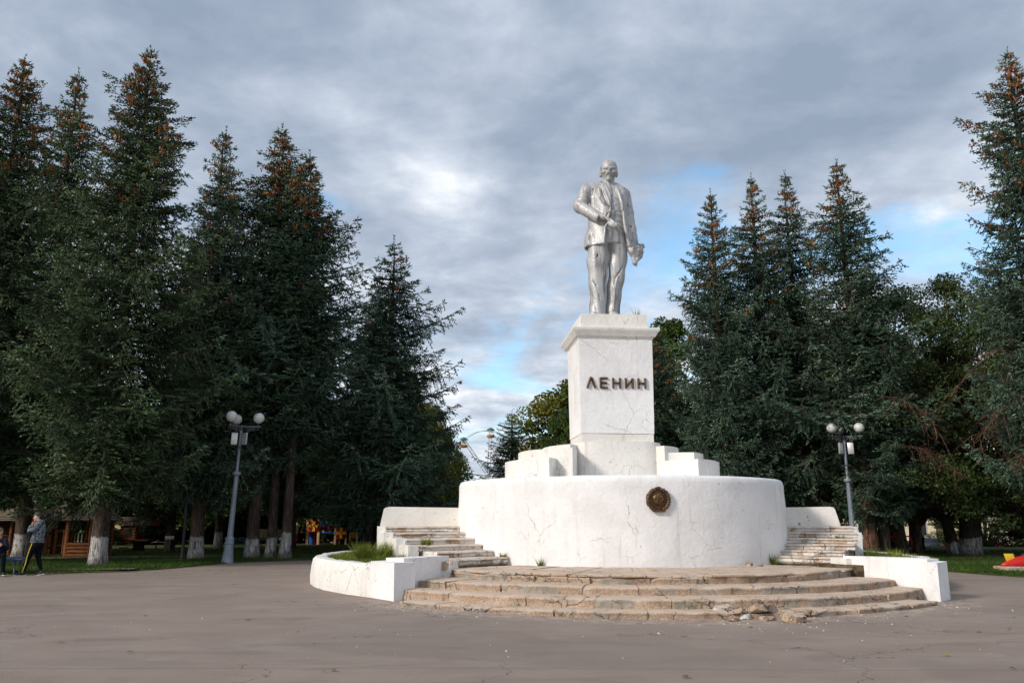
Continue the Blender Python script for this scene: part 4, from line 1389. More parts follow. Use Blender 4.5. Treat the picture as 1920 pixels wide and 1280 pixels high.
def spruce_crown(H, R0, hb, seed, quick=5.0, cone_amt=1.0, gap=.074, density=1.0, cone_from=.60, bare_low=0.0):
    """returns meshes: crown, branches, cones for a tree of height H with its first boughs at hb"""
    rg = np.random.default_rng(seed)
    S0, S1, SW, ST = [], [], [], []; B0, B1, Br0, Br1 = [], [], [], []; C0, C1, CT = [], [], []
    z = hb
    sway = rg.uniform(0, 6.3, 4)
    lump = lambda az, t: 1 + .16 * math.sin(3 * az + sway[0] + 5 * t) + .13 * math.sin(2 * az - sway[1] + 11 * t) + .12 * math.sin(az + sway[2] + 23 * t)
    while z < H - .25:
        t = (z - hb) / (H - hb)
        dtop = H - z
        R = R0 * (1 - math.exp(-dtop / quick)) ** 1.3 * (1 + .10 * (1 - t)) + .02
        R *= min(1, .62 + t * 5)
        nb = int(rg.integers(7, 10)) if R > .6 else int(rg.integers(5, 8))
        az0 = rg.uniform(0, 6.28)
        for k in range(nb):
            az = az0 + 2 * math.pi * k / nb + rg.uniform(-.35, .35)
            L = R * lump(az, t) * rg.uniform(.55, 1.08)
            if rg.random() < .18: L *= 1.32
            if L < .12: L = .12
            zz = z + rg.uniform(-.10, .10) * min(1, .3 + R)
            # up at the top, level in the middle, sagging with raised tips low down
            e0 = math.radians(np.interp(t, [0, .35, .7, 1], [-14, 2, 20, 34]) + rg.uniform(-8, 8))
            sag = np.interp(t, [0, .4, .8, 1], [.15, .13, .03, 0]) * L
            npt = max(4, int(L / .25) + 2)
            s = np.linspace(0, 1, npt)
            bend = rg.uniform(-.25, .25)
            rad = s * L
            h = zz + rad * math.tan(e0) * (1 - .25 * s) - sag * np.sin(s * math.pi * .9) + sag * .9 * s ** 3
            aa = az + bend * s * .5
            P = np.stack([rad * np.cos(aa), rad * np.sin(aa), h], 1)
            br = .012 + .012 * L
            B0.append(P[:-1]); B1.append(P[1:]); Br0.append(br * (1 - s[:-1] * .8)); Br1.append(br * (1 - s[1:] * .8))
            # side twigs
            sp = gap
            ns = max(2, int(L * (1 - .12) / sp))
            ss_ = np.linspace(.10 if L > 1 else .05, 1.0, ns) + rg.uniform(-.01, .01, ns)
            if t < .6 and L > 1.6: ss_ = ss_[(ss_ > .25) | (rg.random(ns) < .6)]
            keep = rg.random(len(ss_)) < density
            ss_ = ss_[keep]; ns = len(ss_)
            if ns == 0: continue
            pos = np.stack([np.interp(ss_, s, P[:, i]) for i in range(3)], 1)
            fwd = np.stack([np.cos(aa[0] + bend * ss_), np.sin(aa[0] + bend * ss_), np.full(ns, math.tan(e0) * .6)], 1)
            side = np.stack([-np.sin(aa[0] + bend * ss_), np.cos(aa[0] + bend * ss_), np.zeros(ns)], 1)
            sg = np.where(np.arange(ns) % 2 == 0, 1, -1)[:, None]
            ln = np.minimum(.09 + .40 * (L * (1 - ss_)) * rg.uniform(.6, 1.3, ns) + .12 * min(L, 1.6), 1.1)
            spread = rg.uniform(.55, 1.15, (ns, 1))
            dirv = fwd * rg.uniform(.45, .8, (ns, 1)) + side * sg * spread
            hang = rg.random(ns) < (.34 if t < .75 else .08)
            drop = np.where(hang, rg.uniform(1.1, 2.4, ns), rg.uniform(-.05, .38, ns) * (1 if t < .8 else .3))
            dirv[:, 2] -= drop
            dirv /= np.linalg.norm(dirv, axis=1, keepdims=True)
            end = pos + dirv * ln[:, None]
            B0.append(pos); B1.append(end); Br0.append(np.full(ns, .008)); Br1.append(np.full(ns, .003))
            base_t = rg.uniform(.08, .72)
            # shoots along each twig
            for i in range(ns):
                m_ = max(3, int(ln[i] / .062))
                q = (np.arange(m_) + rg.uniform(.2, .8)) / m_
                p0 = pos[i] + dirv[i] * (ln[i] * q)[:, None]
                lat = np.cross(dirv[i], [0, 0, 1.0]); lat /= np.linalg.norm(lat) + 1e-6
                sgn = np.where(np.arange(m_) % 2 == 0, 1, -1)[:, None]
                dd = dirv[i] * .75 + lat * sgn * rg.uniform(.35, 1.0, (m_, 1)) + rg.normal(size=(m_, 3)) * .22
                dd[:, 2] += .10 - (.55 if hang[i] else 0)
                dd /= np.linalg.norm(dd, axis=1, keepdims=True)
                sl = rg.uniform(.09, .19, m_) * (1 if t < .85 else .75)
                S0.append(p0); S1.append(p0 + dd * sl[:, None]); SW.append(rg.uniform(.020, .036, m_))
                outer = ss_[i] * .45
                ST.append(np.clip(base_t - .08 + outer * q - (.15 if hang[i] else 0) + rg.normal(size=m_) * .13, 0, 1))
            # tip shoots
            m_ = 5
            p0 = P[-1] + rg.normal(size=(m_, 3)) * .04; dd = np.tile(fwd[-1], (m_, 1)) + rg.normal(size=(m_, 3)) * .45
            dd /= np.linalg.norm(dd, axis=1, keepdims=True)
            S0.append(p0); S1.append(p0 + dd * .22); SW.append(np.full(m_, .026)); ST.append(np.clip(rg.normal(.7, .15, m_), 0, 1))
            # cones hang from the outer part of the upper boughs
            cp = np.interp(t, [cone_from - .18, cone_from, .93, 1], [0, .9, 1, .15]) * cone_amt
            if rg.random() < cp * .5 or (t > cone_from - .3 and rg.random() < .08 * cone_amt):
                nc = int(rg.integers(10, 30) * min(1, .5 + L * .5))
                q = np.clip(rg.uniform(.55, .95) + rg.normal(size=nc) * .13, .3, 1.04)
                pc = np.stack([np.interp(q, s, P[:, j]) for j in range(3)], 1) + rg.normal(size=(nc, 3)) * (.09, .09, .03)
                dn = rg.normal(size=(nc, 3)) * .16 + (0, 0, -1); cl = rg.uniform(.13, .20, nc)
                C0.append(pc); C1.append(pc + dn * cl[:, None]); CT.append(np.clip(rg.normal(.5, .25, nc), 0, 1))
        z += rg.uniform(.30, .46) if t < .8 else np.interp(t, [.8, 1], [.44, .30])
    # leader
    zt = np.linspace(H - .8, H + .1, 7)
    for q in zt:
        m_ = 4; p0 = np.tile([0, 0, q - .05], (m_, 1)); an = rg.uniform(0, 6.28, m_)
        dd = np.stack([np.cos(an) * .5, np.sin(an) * .5, np.full(m_, 1.0)], 1)
        S0.append(p0); S1.append(p0 + dd * .15); SW.append(np.full(m_, .018)); ST.append(np.full(m_, .6))
    V, F, T = spindles(np.concatenate(S0), np.concatenate(S1), np.concatenate(SW), np.concatenate(ST), rg)
    crown = np_mesh('crown', V, F, tone=T)
    bv, bf = sticks(np.concatenate(B0), np.concatenate(B1), np.concatenate(Br0), np.concatenate(Br1))
    branches = np_mesh('branches', bv, bf)
    cones = None
    if C0:
        c0 = np.concatenate(C0); c1 = np.concatenate(C1)
        V, F, T = spindles(c0, c1, np.full(len(c0), .042), np.concatenate(CT), rg)
        cones = np_mesh('cones', V, F, tone=T)
    return crown, branches, cones


def trunk_mesh(H, r, lean=(0, 0), seed=0, n=14, flare=1.45, rings=26, name='trunk', bark_amp=.03):
    bm = bmesh.new(); prev = None
    for i in range(rings + 1):
        t = (i / rings) ** 1.6; z = t * H
        rr = r * (1 - t) ** .8 + .012
        rr *= 1 + (flare - 1) * math.exp(-z / .35)
        row = []
        for k in range(n):
            a = 2 * math.pi * k / n
            w = 1 + .10 * noise.noise(Vector((math.cos(a) * 2 + seed, math.sin(a) * 2, z * .8))) + .12 * math.exp(-z / .3) * math.sin(a * 4 + seed)
            row.append(bm.verts.new((lean[0] * z + rr * w * math.cos(a), lean[1] * z + rr * w * math.sin(a), z - .15)))
        if prev:
            for k in range(n): bm.faces.new((prev[k], prev[(k + 1) % n], row[(k + 1) % n], row[k]))
        prev = row
    bm.faces.new(prev)
    return bm_mesh(name, bm, smooth=True)


_crowns = {}


def crown_kit(key, **k):
    if key not in _crowns: _crowns[key] = spruce_crown(**k)
    return _crowns[key]


KIT = {  # variants: built at a nominal size, every tree scales its copy a little
    'a': dict(H=20, R0=3.3, hb=2.95, seed=11, quick=5.2, cone_amt=1.25, cone_from=.74),
    'b': dict(H=19.5, R0=3.1, hb=5.8, seed=12, quick=5.0, cone_amt=1.25, cone_from=.76),
    'c': dict(H=14.8, R0=4.3, hb=2.3, seed=13, quick=5.8, cone_amt=.22, cone_from=.88),
    'd': dict(H=17.2, R0=3.1, hb=2.8, seed=14, quick=5.0, cone_amt=.9, cone_from=.76),
    'e': dict(H=18.0, R0=2.7, hb=5.2, seed=15, quick=5.2, cone_amt=.4, cone_from=.82),
}


def spruce(x, y, H, kit, mat, label, rz=0.0, wid=1.0, lean=(0, 0), r=.30, bark='bark', group='spruces round the square', cone_s=1.0):
    k = KIT[kit]; crown, br, cones = crown_kit(kit, **k)
    s = H / k['H']
    root = empty('spruce_tree', (x, y, .04), 0, label=label, cat='tree', group=group)
    shear = Matrix(((1, 0, lean[0], 0), (0, 1, lean[1], 0), (0, 0, 1, 0), (0, 0, 0, 1)))
    def put(nm, me, m_, kind=None):
        if len(me.materials) == 0: me.materials.append(M[m_])
        o = link(nm, me, None, root); o.matrix_local = shear @ Matrix.Rotation(rz, 4, 'Z') @ Matrix.Diagonal((wid, wid, s, 1))
        o.material_slots[0].link = 'OBJECT'; o.material_slots[0].material = M[m_]
        if kind: o['kind'] = kind
        return o
    tm = trunk_mesh(H * .985, r, lean, seed=x + y)
    link('trunk', tm, M[bark], root)
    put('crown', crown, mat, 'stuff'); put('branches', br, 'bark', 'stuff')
    if cones is not None: put('cones', cones, 'cone', 'stuff')
    return root


R_ = math.radians
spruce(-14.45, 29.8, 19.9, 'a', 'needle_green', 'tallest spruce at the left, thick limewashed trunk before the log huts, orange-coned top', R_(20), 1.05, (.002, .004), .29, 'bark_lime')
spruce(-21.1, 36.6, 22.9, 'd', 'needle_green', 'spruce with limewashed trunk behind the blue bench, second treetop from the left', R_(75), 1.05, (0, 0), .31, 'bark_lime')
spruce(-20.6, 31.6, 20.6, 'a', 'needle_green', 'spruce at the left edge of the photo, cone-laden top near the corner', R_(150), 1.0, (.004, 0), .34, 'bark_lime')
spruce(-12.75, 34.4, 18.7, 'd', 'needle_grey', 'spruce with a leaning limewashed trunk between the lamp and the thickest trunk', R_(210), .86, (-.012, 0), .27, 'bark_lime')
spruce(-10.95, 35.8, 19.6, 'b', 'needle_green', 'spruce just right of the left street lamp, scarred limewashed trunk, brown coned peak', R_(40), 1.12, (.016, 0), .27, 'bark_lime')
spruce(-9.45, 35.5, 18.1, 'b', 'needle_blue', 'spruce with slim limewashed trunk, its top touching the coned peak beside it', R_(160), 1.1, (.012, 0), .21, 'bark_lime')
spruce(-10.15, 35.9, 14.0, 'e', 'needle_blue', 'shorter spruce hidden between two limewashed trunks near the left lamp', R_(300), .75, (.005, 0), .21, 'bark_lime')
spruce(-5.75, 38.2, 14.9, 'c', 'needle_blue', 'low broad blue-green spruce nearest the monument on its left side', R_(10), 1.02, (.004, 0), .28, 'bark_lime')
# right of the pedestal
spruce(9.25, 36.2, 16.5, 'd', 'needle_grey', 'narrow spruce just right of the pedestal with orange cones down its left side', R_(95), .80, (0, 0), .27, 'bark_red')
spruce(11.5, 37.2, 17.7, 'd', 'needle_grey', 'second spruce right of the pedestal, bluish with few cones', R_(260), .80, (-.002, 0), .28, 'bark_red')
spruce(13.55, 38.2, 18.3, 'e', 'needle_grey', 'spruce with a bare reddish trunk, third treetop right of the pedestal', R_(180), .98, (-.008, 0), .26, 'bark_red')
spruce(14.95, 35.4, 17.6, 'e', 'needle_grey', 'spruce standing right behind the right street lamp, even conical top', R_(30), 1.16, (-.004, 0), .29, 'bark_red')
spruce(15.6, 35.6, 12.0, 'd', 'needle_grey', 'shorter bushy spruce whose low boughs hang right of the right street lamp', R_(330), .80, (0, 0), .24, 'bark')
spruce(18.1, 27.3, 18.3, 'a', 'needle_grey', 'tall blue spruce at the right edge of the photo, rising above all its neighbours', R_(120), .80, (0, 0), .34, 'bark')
# rows farther back, seen between and above the near trunks
for i, (x, y, h, kt, mt, lb) in enumerate([
        (-26.5, 41, 19, 'd', 'needle_green', 'spruce deep behind the left-hand log hut'),
        (-17.3, 43, 16, 'a', 'needle_green', 'spruce behind the log huts, between the two left treetops'),
        (-16.1, 46.6, 15, 'b', 'needle_green', 'slim spruce with pale thin limewashed trunk seen left of the left lamp'),
        (-13.6, 51, 17, 'a', 'needle_blue', 'spruce far behind the left lamp, over the timber bench'),
        (-8.0, 47.5, 14.5, 'b', 'needle_blue', 'spruce behind the colourful playground panels'),
        (-6.8, 52, 11.5, 'a', 'needle_blue', 'low dark spruce behind the grey climbing wall'),
        (-11.3, 43.5, 13.5, 'b', 'needle_green', 'dark spruce filling the gap behind the slim limewashed trunks'),
        (12.3, 46, 13.5, 'a', 'needle_blue', 'dark spruce filling the gap behind the bare reddish trunk'),
        (8.4, 47, 12.5, 'd', 'needle_blue', 'dark spruce close behind the drum on its right'),
        (17.0, 47, 13, 'a', 'needle_blue', 'dark spruce behind the red play arch'),
        (5.9, 58, 14.6, 'd', 'needle_green', 'distant spruce whose tip shows right of the statue plinth'),
        (.0, 60, 9.3, 'c', 'needle_green', 'small distant spruce beside the ferris wheel cabin')]):
    spruce(x, y, h, kt, mt, lb, i * 1.3, .95 if i != 11 else .8, (0, 0), .22, 'bark_lime' if i == 2 else 'bark', group='spruces farther back')

# dead hanging boughs, brown twigs among the right-hand trees
def dead_bough(x, y, z, az, L, seed, label):
    rg = np.random.default_rng(seed); P0, P1, r0, r1 = [], [], [], []
    s = np.linspace(0, 1, 9)
    P = np.stack([np.cos(az) * s * L, np.sin(az) * s * L, .25 * L * s - .75 * L * s ** 2], 1)
    P0.append(P[:-1]); P1.append(P[1:]); r0.append(.03 * (1 - s[:-1] * .8)); r1.append(.03 * (1 - s[1:] * .8))
    for i in range(26):
        q = rg.uniform(.15, 1); p = np.array([np.interp(q, s, P[:, j]) for j in range(3)])
        d = np.array([np.cos(az) * .5, np.sin(az) * .5, -.5]) + rg.normal(size=3) * .5; L2 = rg.uniform(.3, 1.0) * L * .35
        m1 = p + d * L2 * .5; m2 = m1 + (d + (0, 0, -.5)) * L2 * .5
        P0 += [p[None], m1[None]]; P1 += [m1[None], m2[None]]; r0 += [np.array([.012]), np.array([.008])]; r1 += [np.array([.008]), np.array([.004])]
        for j in range(7):
            t_ = rg.uniform(.2, 1); pp = p + (m2 - p) * t_; dd = d * .4 + rg.normal(size=3) * .6
            P0.append(pp[None]); P1.append((pp + dd * .22)[None]); r0.append(np.array([.006])); r1.append(np.array([.003]))
    V, F = sticks(np.concatenate(P0), np.concatenate(P1), np.concatenate(r0), np.concatenate(r1))
    o = link('dead_bough', np_mesh('dead_bough', V, F), M['bark_red'], loc=(x, y, z))
    return tag(o, label, 'branch', 'dead boughs among the right-hand trees')


dead_bough(14.6, 33.0, 6.3, R_(-65), 2.6, 1, 'brown dead bough hanging just right of the right lamp globes')
dead_bough(15.3, 33.2, 4.4, R_(-40), 2.2, 2, 'bare brown twig drooping over the red play arch')
dead_bough(18.0, 27.2, 7.4, R_(165), 3.0, 3, 'long dead bough pointing left from the rightmost spruce, upper one')
dead_bough(18.0, 27.2, 5.6, R_(185), 2.8, 4, 'dead bough on the rightmost spruce, just below the upper one')
dead_bough(18.0, 27.2, 4.2, R_(200), 2.2, 5, 'lowest dead bough of the rightmost spruce')


# ---- broadleaf trees
def leaf_crown(seed, clumps, leaves, size, name='crown'):
    """clumps: list of (x,y,z,r) ; leaves drawn as folded rhombs round each clump"""
    rg = np.random.default_rng(seed)
    C = np.array(clumps, dtype=float)
    n = len(C) * leaves
    ci = np.repeat(np.arange(len(C)), leaves)
    d = rg.normal(size=(n, 3)); d /= np.linalg.norm(d, axis=1, keepdims=True)
    rad = rg.uniform(.15, 1, n) ** .55
    P = C[ci, :3] + d * (C[ci, 3] * rad)[:, None] * np.array([1, 1, .62])
    # leaf axis: outward and down; normal mostly up
    ax_ = d * .7 + rg.normal(size=(n, 3)) * .5; ax_[:, 2] -= .45; ax_ /= np.linalg.norm(ax_, axis=1, keepdims=True)
    up = rg.normal(size=(n, 3)) * .55 + (0, 0, 1); sd_ = np.cross(ax_, up); sd_ /= np.linalg.norm(sd_, axis=1, keepdims=True) + 1e-9
    L = rg.uniform(.7, 1.25, n) * size
    nrm = np.cross(sd_, ax_)
    V = np.empty((n, 4, 3), dtype=np.float32)
    V[:, 0] = P; V[:, 2] = P + ax_ * L[:, None]
    m = P + ax_ * (L * .45)[:, None]
    V[:, 1] = m + sd_ * (L * .38)[:, None] + nrm * (L * .08)[:, None]; V[:, 3] = m - sd_ * (L * .38)[:, None] + nrm * (L * .08)[:, None]
    f = np.array([[0, 1, 2], [0, 2, 3]]); F = (f[None] + 4 * np.arange(n)[:, None, None]).reshape(-1, 3)
    ct = rg.uniform(.15, .75, len(C))
    T = np.repeat(np.clip(ct[ci] + rg.normal(size=n) * .16, 0, 1), 4)
    return np_mesh(name, V.reshape(-1, 3), F, tone=T)


def blob_clumps(rg, H, R, hb, n, rc=.75, top=.5):
    """clumps spread through an uneven dome; more of them near its outside"""
    out = []
    ph = rg.uniform(0, 6.28, 5)
    while len(out) < n:
        az = rg.uniform(0, 6.28); u = rg.uniform(0, 1)
        z = hb + (H - hb) * u
        prof = math.sin(math.pi * min(1, (.22 + .78 * u) ** 1.0)) ** .55 if u > .45 else .72 + .28 * u / .45
        wob = 1 + .18 * math.sin(3 * az + ph[0] + u * 7) + .15 * math.sin(5 * az + ph[1] - u * 9)
        rr = R * prof * wob * rg.uniform(.35, 1.0) ** .45
        out.append((rr * math.cos(az), rr * math.sin(az), z + rg.normal() * .2, rc * rg.uniform(.55, 1.2)))
    return out


def broadleaf(x, y, H, R, hb, seed, mat, label, n=120, leaves=150, size=.13, trunks=((0, 0, .28),), bark='bark_lime2', lean=(0, 0), group=None, rc=.75, share=None, name='broadleaf_tree', wid=1.0, hs=1.0):
    rg = np.random.default_rng(seed)
    root = empty(name, (x, y, .04), 0, label=label, cat='tree', group=group)
    if share is None:
        cl = blob_clumps(rg, H, R, hb, n, rc)
        me = leaf_crown(seed, cl, leaves, size)
        pts = np.array([c[:3] for c in cl])
        st = np.array([[lean[0] * hb * .9 + tx * .6, lean[1] * hb * .9 + ty * .6, hb * .9 + rg.uniform(-.3, .8)] for tx, ty, _ in [trunks[i % len(trunks)] for i in range(len(cl))]])
        mids = st * .5 + pts * .5 + rg.normal(size=pts.shape) * .25; mids[:, 2] = st[:, 2] * .35 + pts[:, 2] * .65
        V1, F1 = sticks(np.concatenate([st, mids]), np.concatenate([mids, pts]), np.concatenate([np.full(len(cl), .055), np.full(len(cl), .032)]), np.concatenate([np.full(len(cl), .032), np.full(len(cl), .01)]))
        br = np_mesh('branches', V1, F1)
    else: me, br = share
    o = link('crown', me, None, root); 
    if len(me.materials) == 0: me.materials.append(M[mat])
    o.material_slots[0].link = 'OBJECT'; o.material_slots[0].material = M[mat]; o['kind'] = 'stuff'
    o.scale = (wid, wid, hs)
    b = link('branches', br, None, root)
    if len(br.materials) == 0: br.materials.append(M['bark'])
    b['kind'] = 'stuff'; b.scale = (wid, wid, hs)
    for tx, ty, tr in trunks:
        tm = trunk_mesh(H * .62, tr, (lean[0] + tx * .10, lean[1] + ty * .1), seed=seed + tx)
        t = link('trunk', tm, M[bark], root, loc=(tx * .35, ty * .35, 0))
    return root, (me, br)


LG = 'limes on the right-hand lawn'
_, sh1 = broadleaf(17.6, 37.6, 11.9, 4.6, 1.6, 41, 'leaf_dark', 'dark lime nearest the red play arch, two slim dark stems', 190, 190, .125, ((-.8, 0, .2), (.9, .2, .17)), 'bark', (0, 0), LG)
_, sh2 = broadleaf(20.6, 38.6, 12.6, 4.8, 1.7, 42, 'leaf_dark', 'dark lime with several limewashed stems leaning apart behind the red car', 190, 190, .125, ((-1.5, 0, .26), (.1, -.5, .42), (1.2, .2, .24)), 'bark_lime2', (0, 0), LG)
broadleaf(22.9, 36.6, 12.2, 4.4, 2.0, 43, 'leaf_dark', 'dark lime at the right edge with a thick limewashed foot', trunks=((-.9, .3, .34), (.6, -.2, .4)), bark='bark_lime2', group=LG, share=sh1)
broadleaf(15.3, 44.5, 10.6, 4.4, 2.6, 44, 'leaf_dark', 'dark lime farther back, left of the play frame', trunks=((0, 0, .3),), bark='bark', group=LG, share=sh2, wid=.95)
broadleaf(20.5, 46.5, 12.6, 4.4, 2.6, 45, 'leaf_dark', 'dark lime in the second row, behind the dark estate car', trunks=((0, 0, .26), (.9, 0, .2)), bark='bark', group=LG, share=sh1)
broadleaf(26.5, 43.0, 13.0, 4.4, 2.4, 46, 'leaf_dark', 'dark lime deep at the right edge', trunks=((0, 0, .3),), bark='bark', group=LG, share=sh2)
broadleaf(24.6, 52.0, 13.5, 4.4, 3.0, 47, 'leaf_dark', 'tall lime at the back of the right-hand lawn', trunks=((0, 0, .26),), bark='bark', group=LG, share=sh2, wid=1.1)
# trees behind the monument
_, sh3 = broadleaf(5.2, 58.0, 11.0, 5.0, 1.5, 51, 'leaf_autumn', 'broad yellow-green tree turning to autumn left of the pedestal', 210, 190, .24, ((0, 0, .3),), 'bark', (0, 0), None, 1.0)
_, sh4 = broadleaf(10.6, 56.0, 14.8, 4.0, 2.0, 52, 'leaf_green', 'green broadleaf tree showing right of the pedestal, below the cornice', 160, 170, .24, ((0, 0, .3),), 'bark', (0, 0), None, 1.0)
broadleaf(-6.9, 64.0, 9.6, 5.0, 1.5, 53, 'leaf_autumn', 'orange-brown tree behind the ferris wheel spokes', trunks=((0, 0, .25),), bark='bark', share=sh3, wid=.62, hs=.80)
broadleaf(-4.6, 46.0, 7.8, 5.0, 1.0, 54, 'leaf_autumn', 'yellowing shrubby tree at the right skirt of the low spruce', trunks=((0, 0, .2),), bark='bark', share=sh3, wid=.36, hs=.70)
broadleaf(3.3, 50.5, 8.0, 5.0, 1.0, 55, 'leaf_green', 'feathery green bush close behind the left of the drum tiers', trunks=((0, 0, .2),), bark='bark', share=sh4, wid=.45, hs=.54)
for i, (x, y, sc, lb) in enumerate([(-22, 60, .9, 'broadleaf tree beyond the playhouses on the far left'), (-15, 64, .85, 'broadleaf tree beyond the playground, left of the far wheel'), (-30, 56, .9, 'broadleaf tree at the far left, behind the log huts'),
                                (14, 62, .9, 'broadleaf tree beyond the right-hand spruces'), (-10, 60, .7, 'low broadleaf tree directly behind the playground')]):
    r_, _ = broadleaf(x, y, 13, 4.5, 2, 60 + i, 'leaf_green', lb, trunks=((0, 0, .3),), bark='bark', share=(sh4 if i % 2 else sh3), group='far broadleaf trees', hs=sc * (.75 if i % 2 else .95), wid=1.2)


# far-off belt of woodland closing the view beyond the street
rgw = np.random.default_rng(77)
cl = []
for i in range(600):
    a = rgw.uniform(-1.25, 1.25); d_ = rgw.uniform(150, 190); zt = rgw.uniform(0, 1) ** .8 * (7 + 3.5 * math.sin(a * 9) + 2 * math.sin(a * 23))
    cl.append((d_ * math.sin(a), d_ * math.cos(a), -1 + zt, rgw.uniform(2.0, 3.4)))
me = leaf_crown(78, cl, 60, 1.3, 'distant_woods')
tag(link('distant_woods', me, M['leaf_green']), 'far dark belt of broadleaf woodland beyond the street and buildings', None, kind='stuff')

# dark undergrowth that closes the lower gaps between far trunks
for i, (x, y, h_, w_) in enumerate([(-52, 72, 5.5, 1.3), (-47, 70, 4.6, 1.1), (-28.5, 66, 5.0, 1.1), (-24, 68, 4.6, 1.1), (-19, 66, 5.2, 1.2), (-13.5, 68, 5.0, 1.2), (-8.5, 67, 5.4, 1.2), (-3.5, 70, 4.6, 1.1), (1.5, 68, 4.4, 1.0),
                                    (13, 60, 4.6, 1.1), (18, 62, 4.2, 1.0), (22.5, 66, 4.8, .9), (35.5, 64, 4.2, .9), (41, 62, 4.8, 1.1)]):
    where = ('at the far left edge', 'behind the long log house', 'left of the stump cabin', 'behind the stump cabin', 'behind the little white sign', 'behind the left lamp', 'behind the slim limewashed trunks', 'behind the play tower', 'right of the climbing wall', 'behind the drum, on its right', 'behind the bare reddish trunk', 'behind the red play arch', 'behind the red cars', 'behind the toy aeroplane')[i]
    broadleaf(x, y, h_, 4, .4, 80 + i, 'leaf_dark', 'dark low bush beyond the lawn, ' + where, trunks=((0, 0, .12),), bark='bark', share=sh4,
              group='undergrowth beyond the %s lawn' % ('left' if x < 0 else 'right'), wid=w_, hs=h_ / 14.8 * 1.15, name='bush')[0].location.z = far_ground(x, y) - h_ * .16

# ------------------------------------------------------------------ more paint and cloth
for nm, c, rgh in (('red', (.55, .02, .015), .4), ('yellow', (.75, .47, .03), .45), ('blue', (.02, .10, .45), .4), ('green', (.01, .17, .07), .45), ('teal', (.01, .16, .13), .5),
                   ('black', (.012, .012, .014), .5), ('tyre', (.02, .02, .02), .8), ('glass_dark', (.02, .025, .03), .08), ('car_white', (.62, .64, .66), .25), ('car_blue', (.04, .09, .26), .25),
                   ('car_dark', (.035, .045, .05), .25), ('car_red', (.42, .02, .02), .25), ('skin', (.52, .29, .20), .6), ('hair', (.015, .011, .010), .6), ('shoe', (.02, .02, .022), .6), ('sole', (.75, .75, .75), .6),
                   ('track', (.006, .007, .010), .9), ('stripe', (.75, .55, .06), .6), ('olive', (.10, .10, .05), .8), ('navy', (.015, .018, .03), .85), ('pink', (.50, .04, .09), .7),
                   ('yellow_wall', (.62, .45, .18), .9), ('pale_wall', (.70, .62, .45), .9), ('grey_wall', (.25, .27, .31), .9), ('roof_grey', (.16, .15, .15), .8), ('grey_panel', (.20, .21, .26), .6),
                   ('pale_post', (.52, .37, .20), .7), ('orange', (.55, .20, .03), .5), ('white_iron', (.62, .60, .56), .5)):
    M[nm] = plain(nm + '_paint' if nm not in ('skin', 'hair', 'glass_dark') else nm, c, rgh, var=.12, scale=3)
M['log'] = mat_wood('varnished_log', (.11, .038, .015), (.26, .10, .035), (1, 1, 5))
M['log_dark'] = mat_wood('old_dark_log', (.03, .015, .010), (.075, .034, .018), (1, 1, 5))
M['board'] = mat_wood('weathered_roof_board', (.15, .115, .09), (.30, .235, .18), (1, 6, 6))
M['bench_wood'] = mat_wood('bench_board', (.20, .17, .08), (.34, .30, .16), (2, 8, 8))
k = NM('splinter_pattern_cloth', .85, .2)
e1 = k.voro(9, 'DISTANCE_TO_EDGE', k.warp(.12, 8)); e2 = k.voro(15, 'DISTANCE_TO_EDGE', k.warp(.1, 9, k.co(loc=(3, 3, 3))))
l = k.math('MAXIMUM', k.ss(e1, .02, .06, 1, 0), k.ss(e2, .02, .05, .7, 0))
M['camo'] = k.color(k.mix(l, k.mix(k.ss(k.noise(6, 3), .4, .6), (.012, .020, .032), (.04, .06, .08)), (.26, .29, .32)))


def ground_at(u, v, z=.05):
    lo, hi = 3.0, 400.0
    for _ in range(60):
        m_ = (lo + hi) / 2
        if at_y(u, v, m_).z > z: lo = m_
        else: hi = m_
    p = at_y(u, v, lo); return p


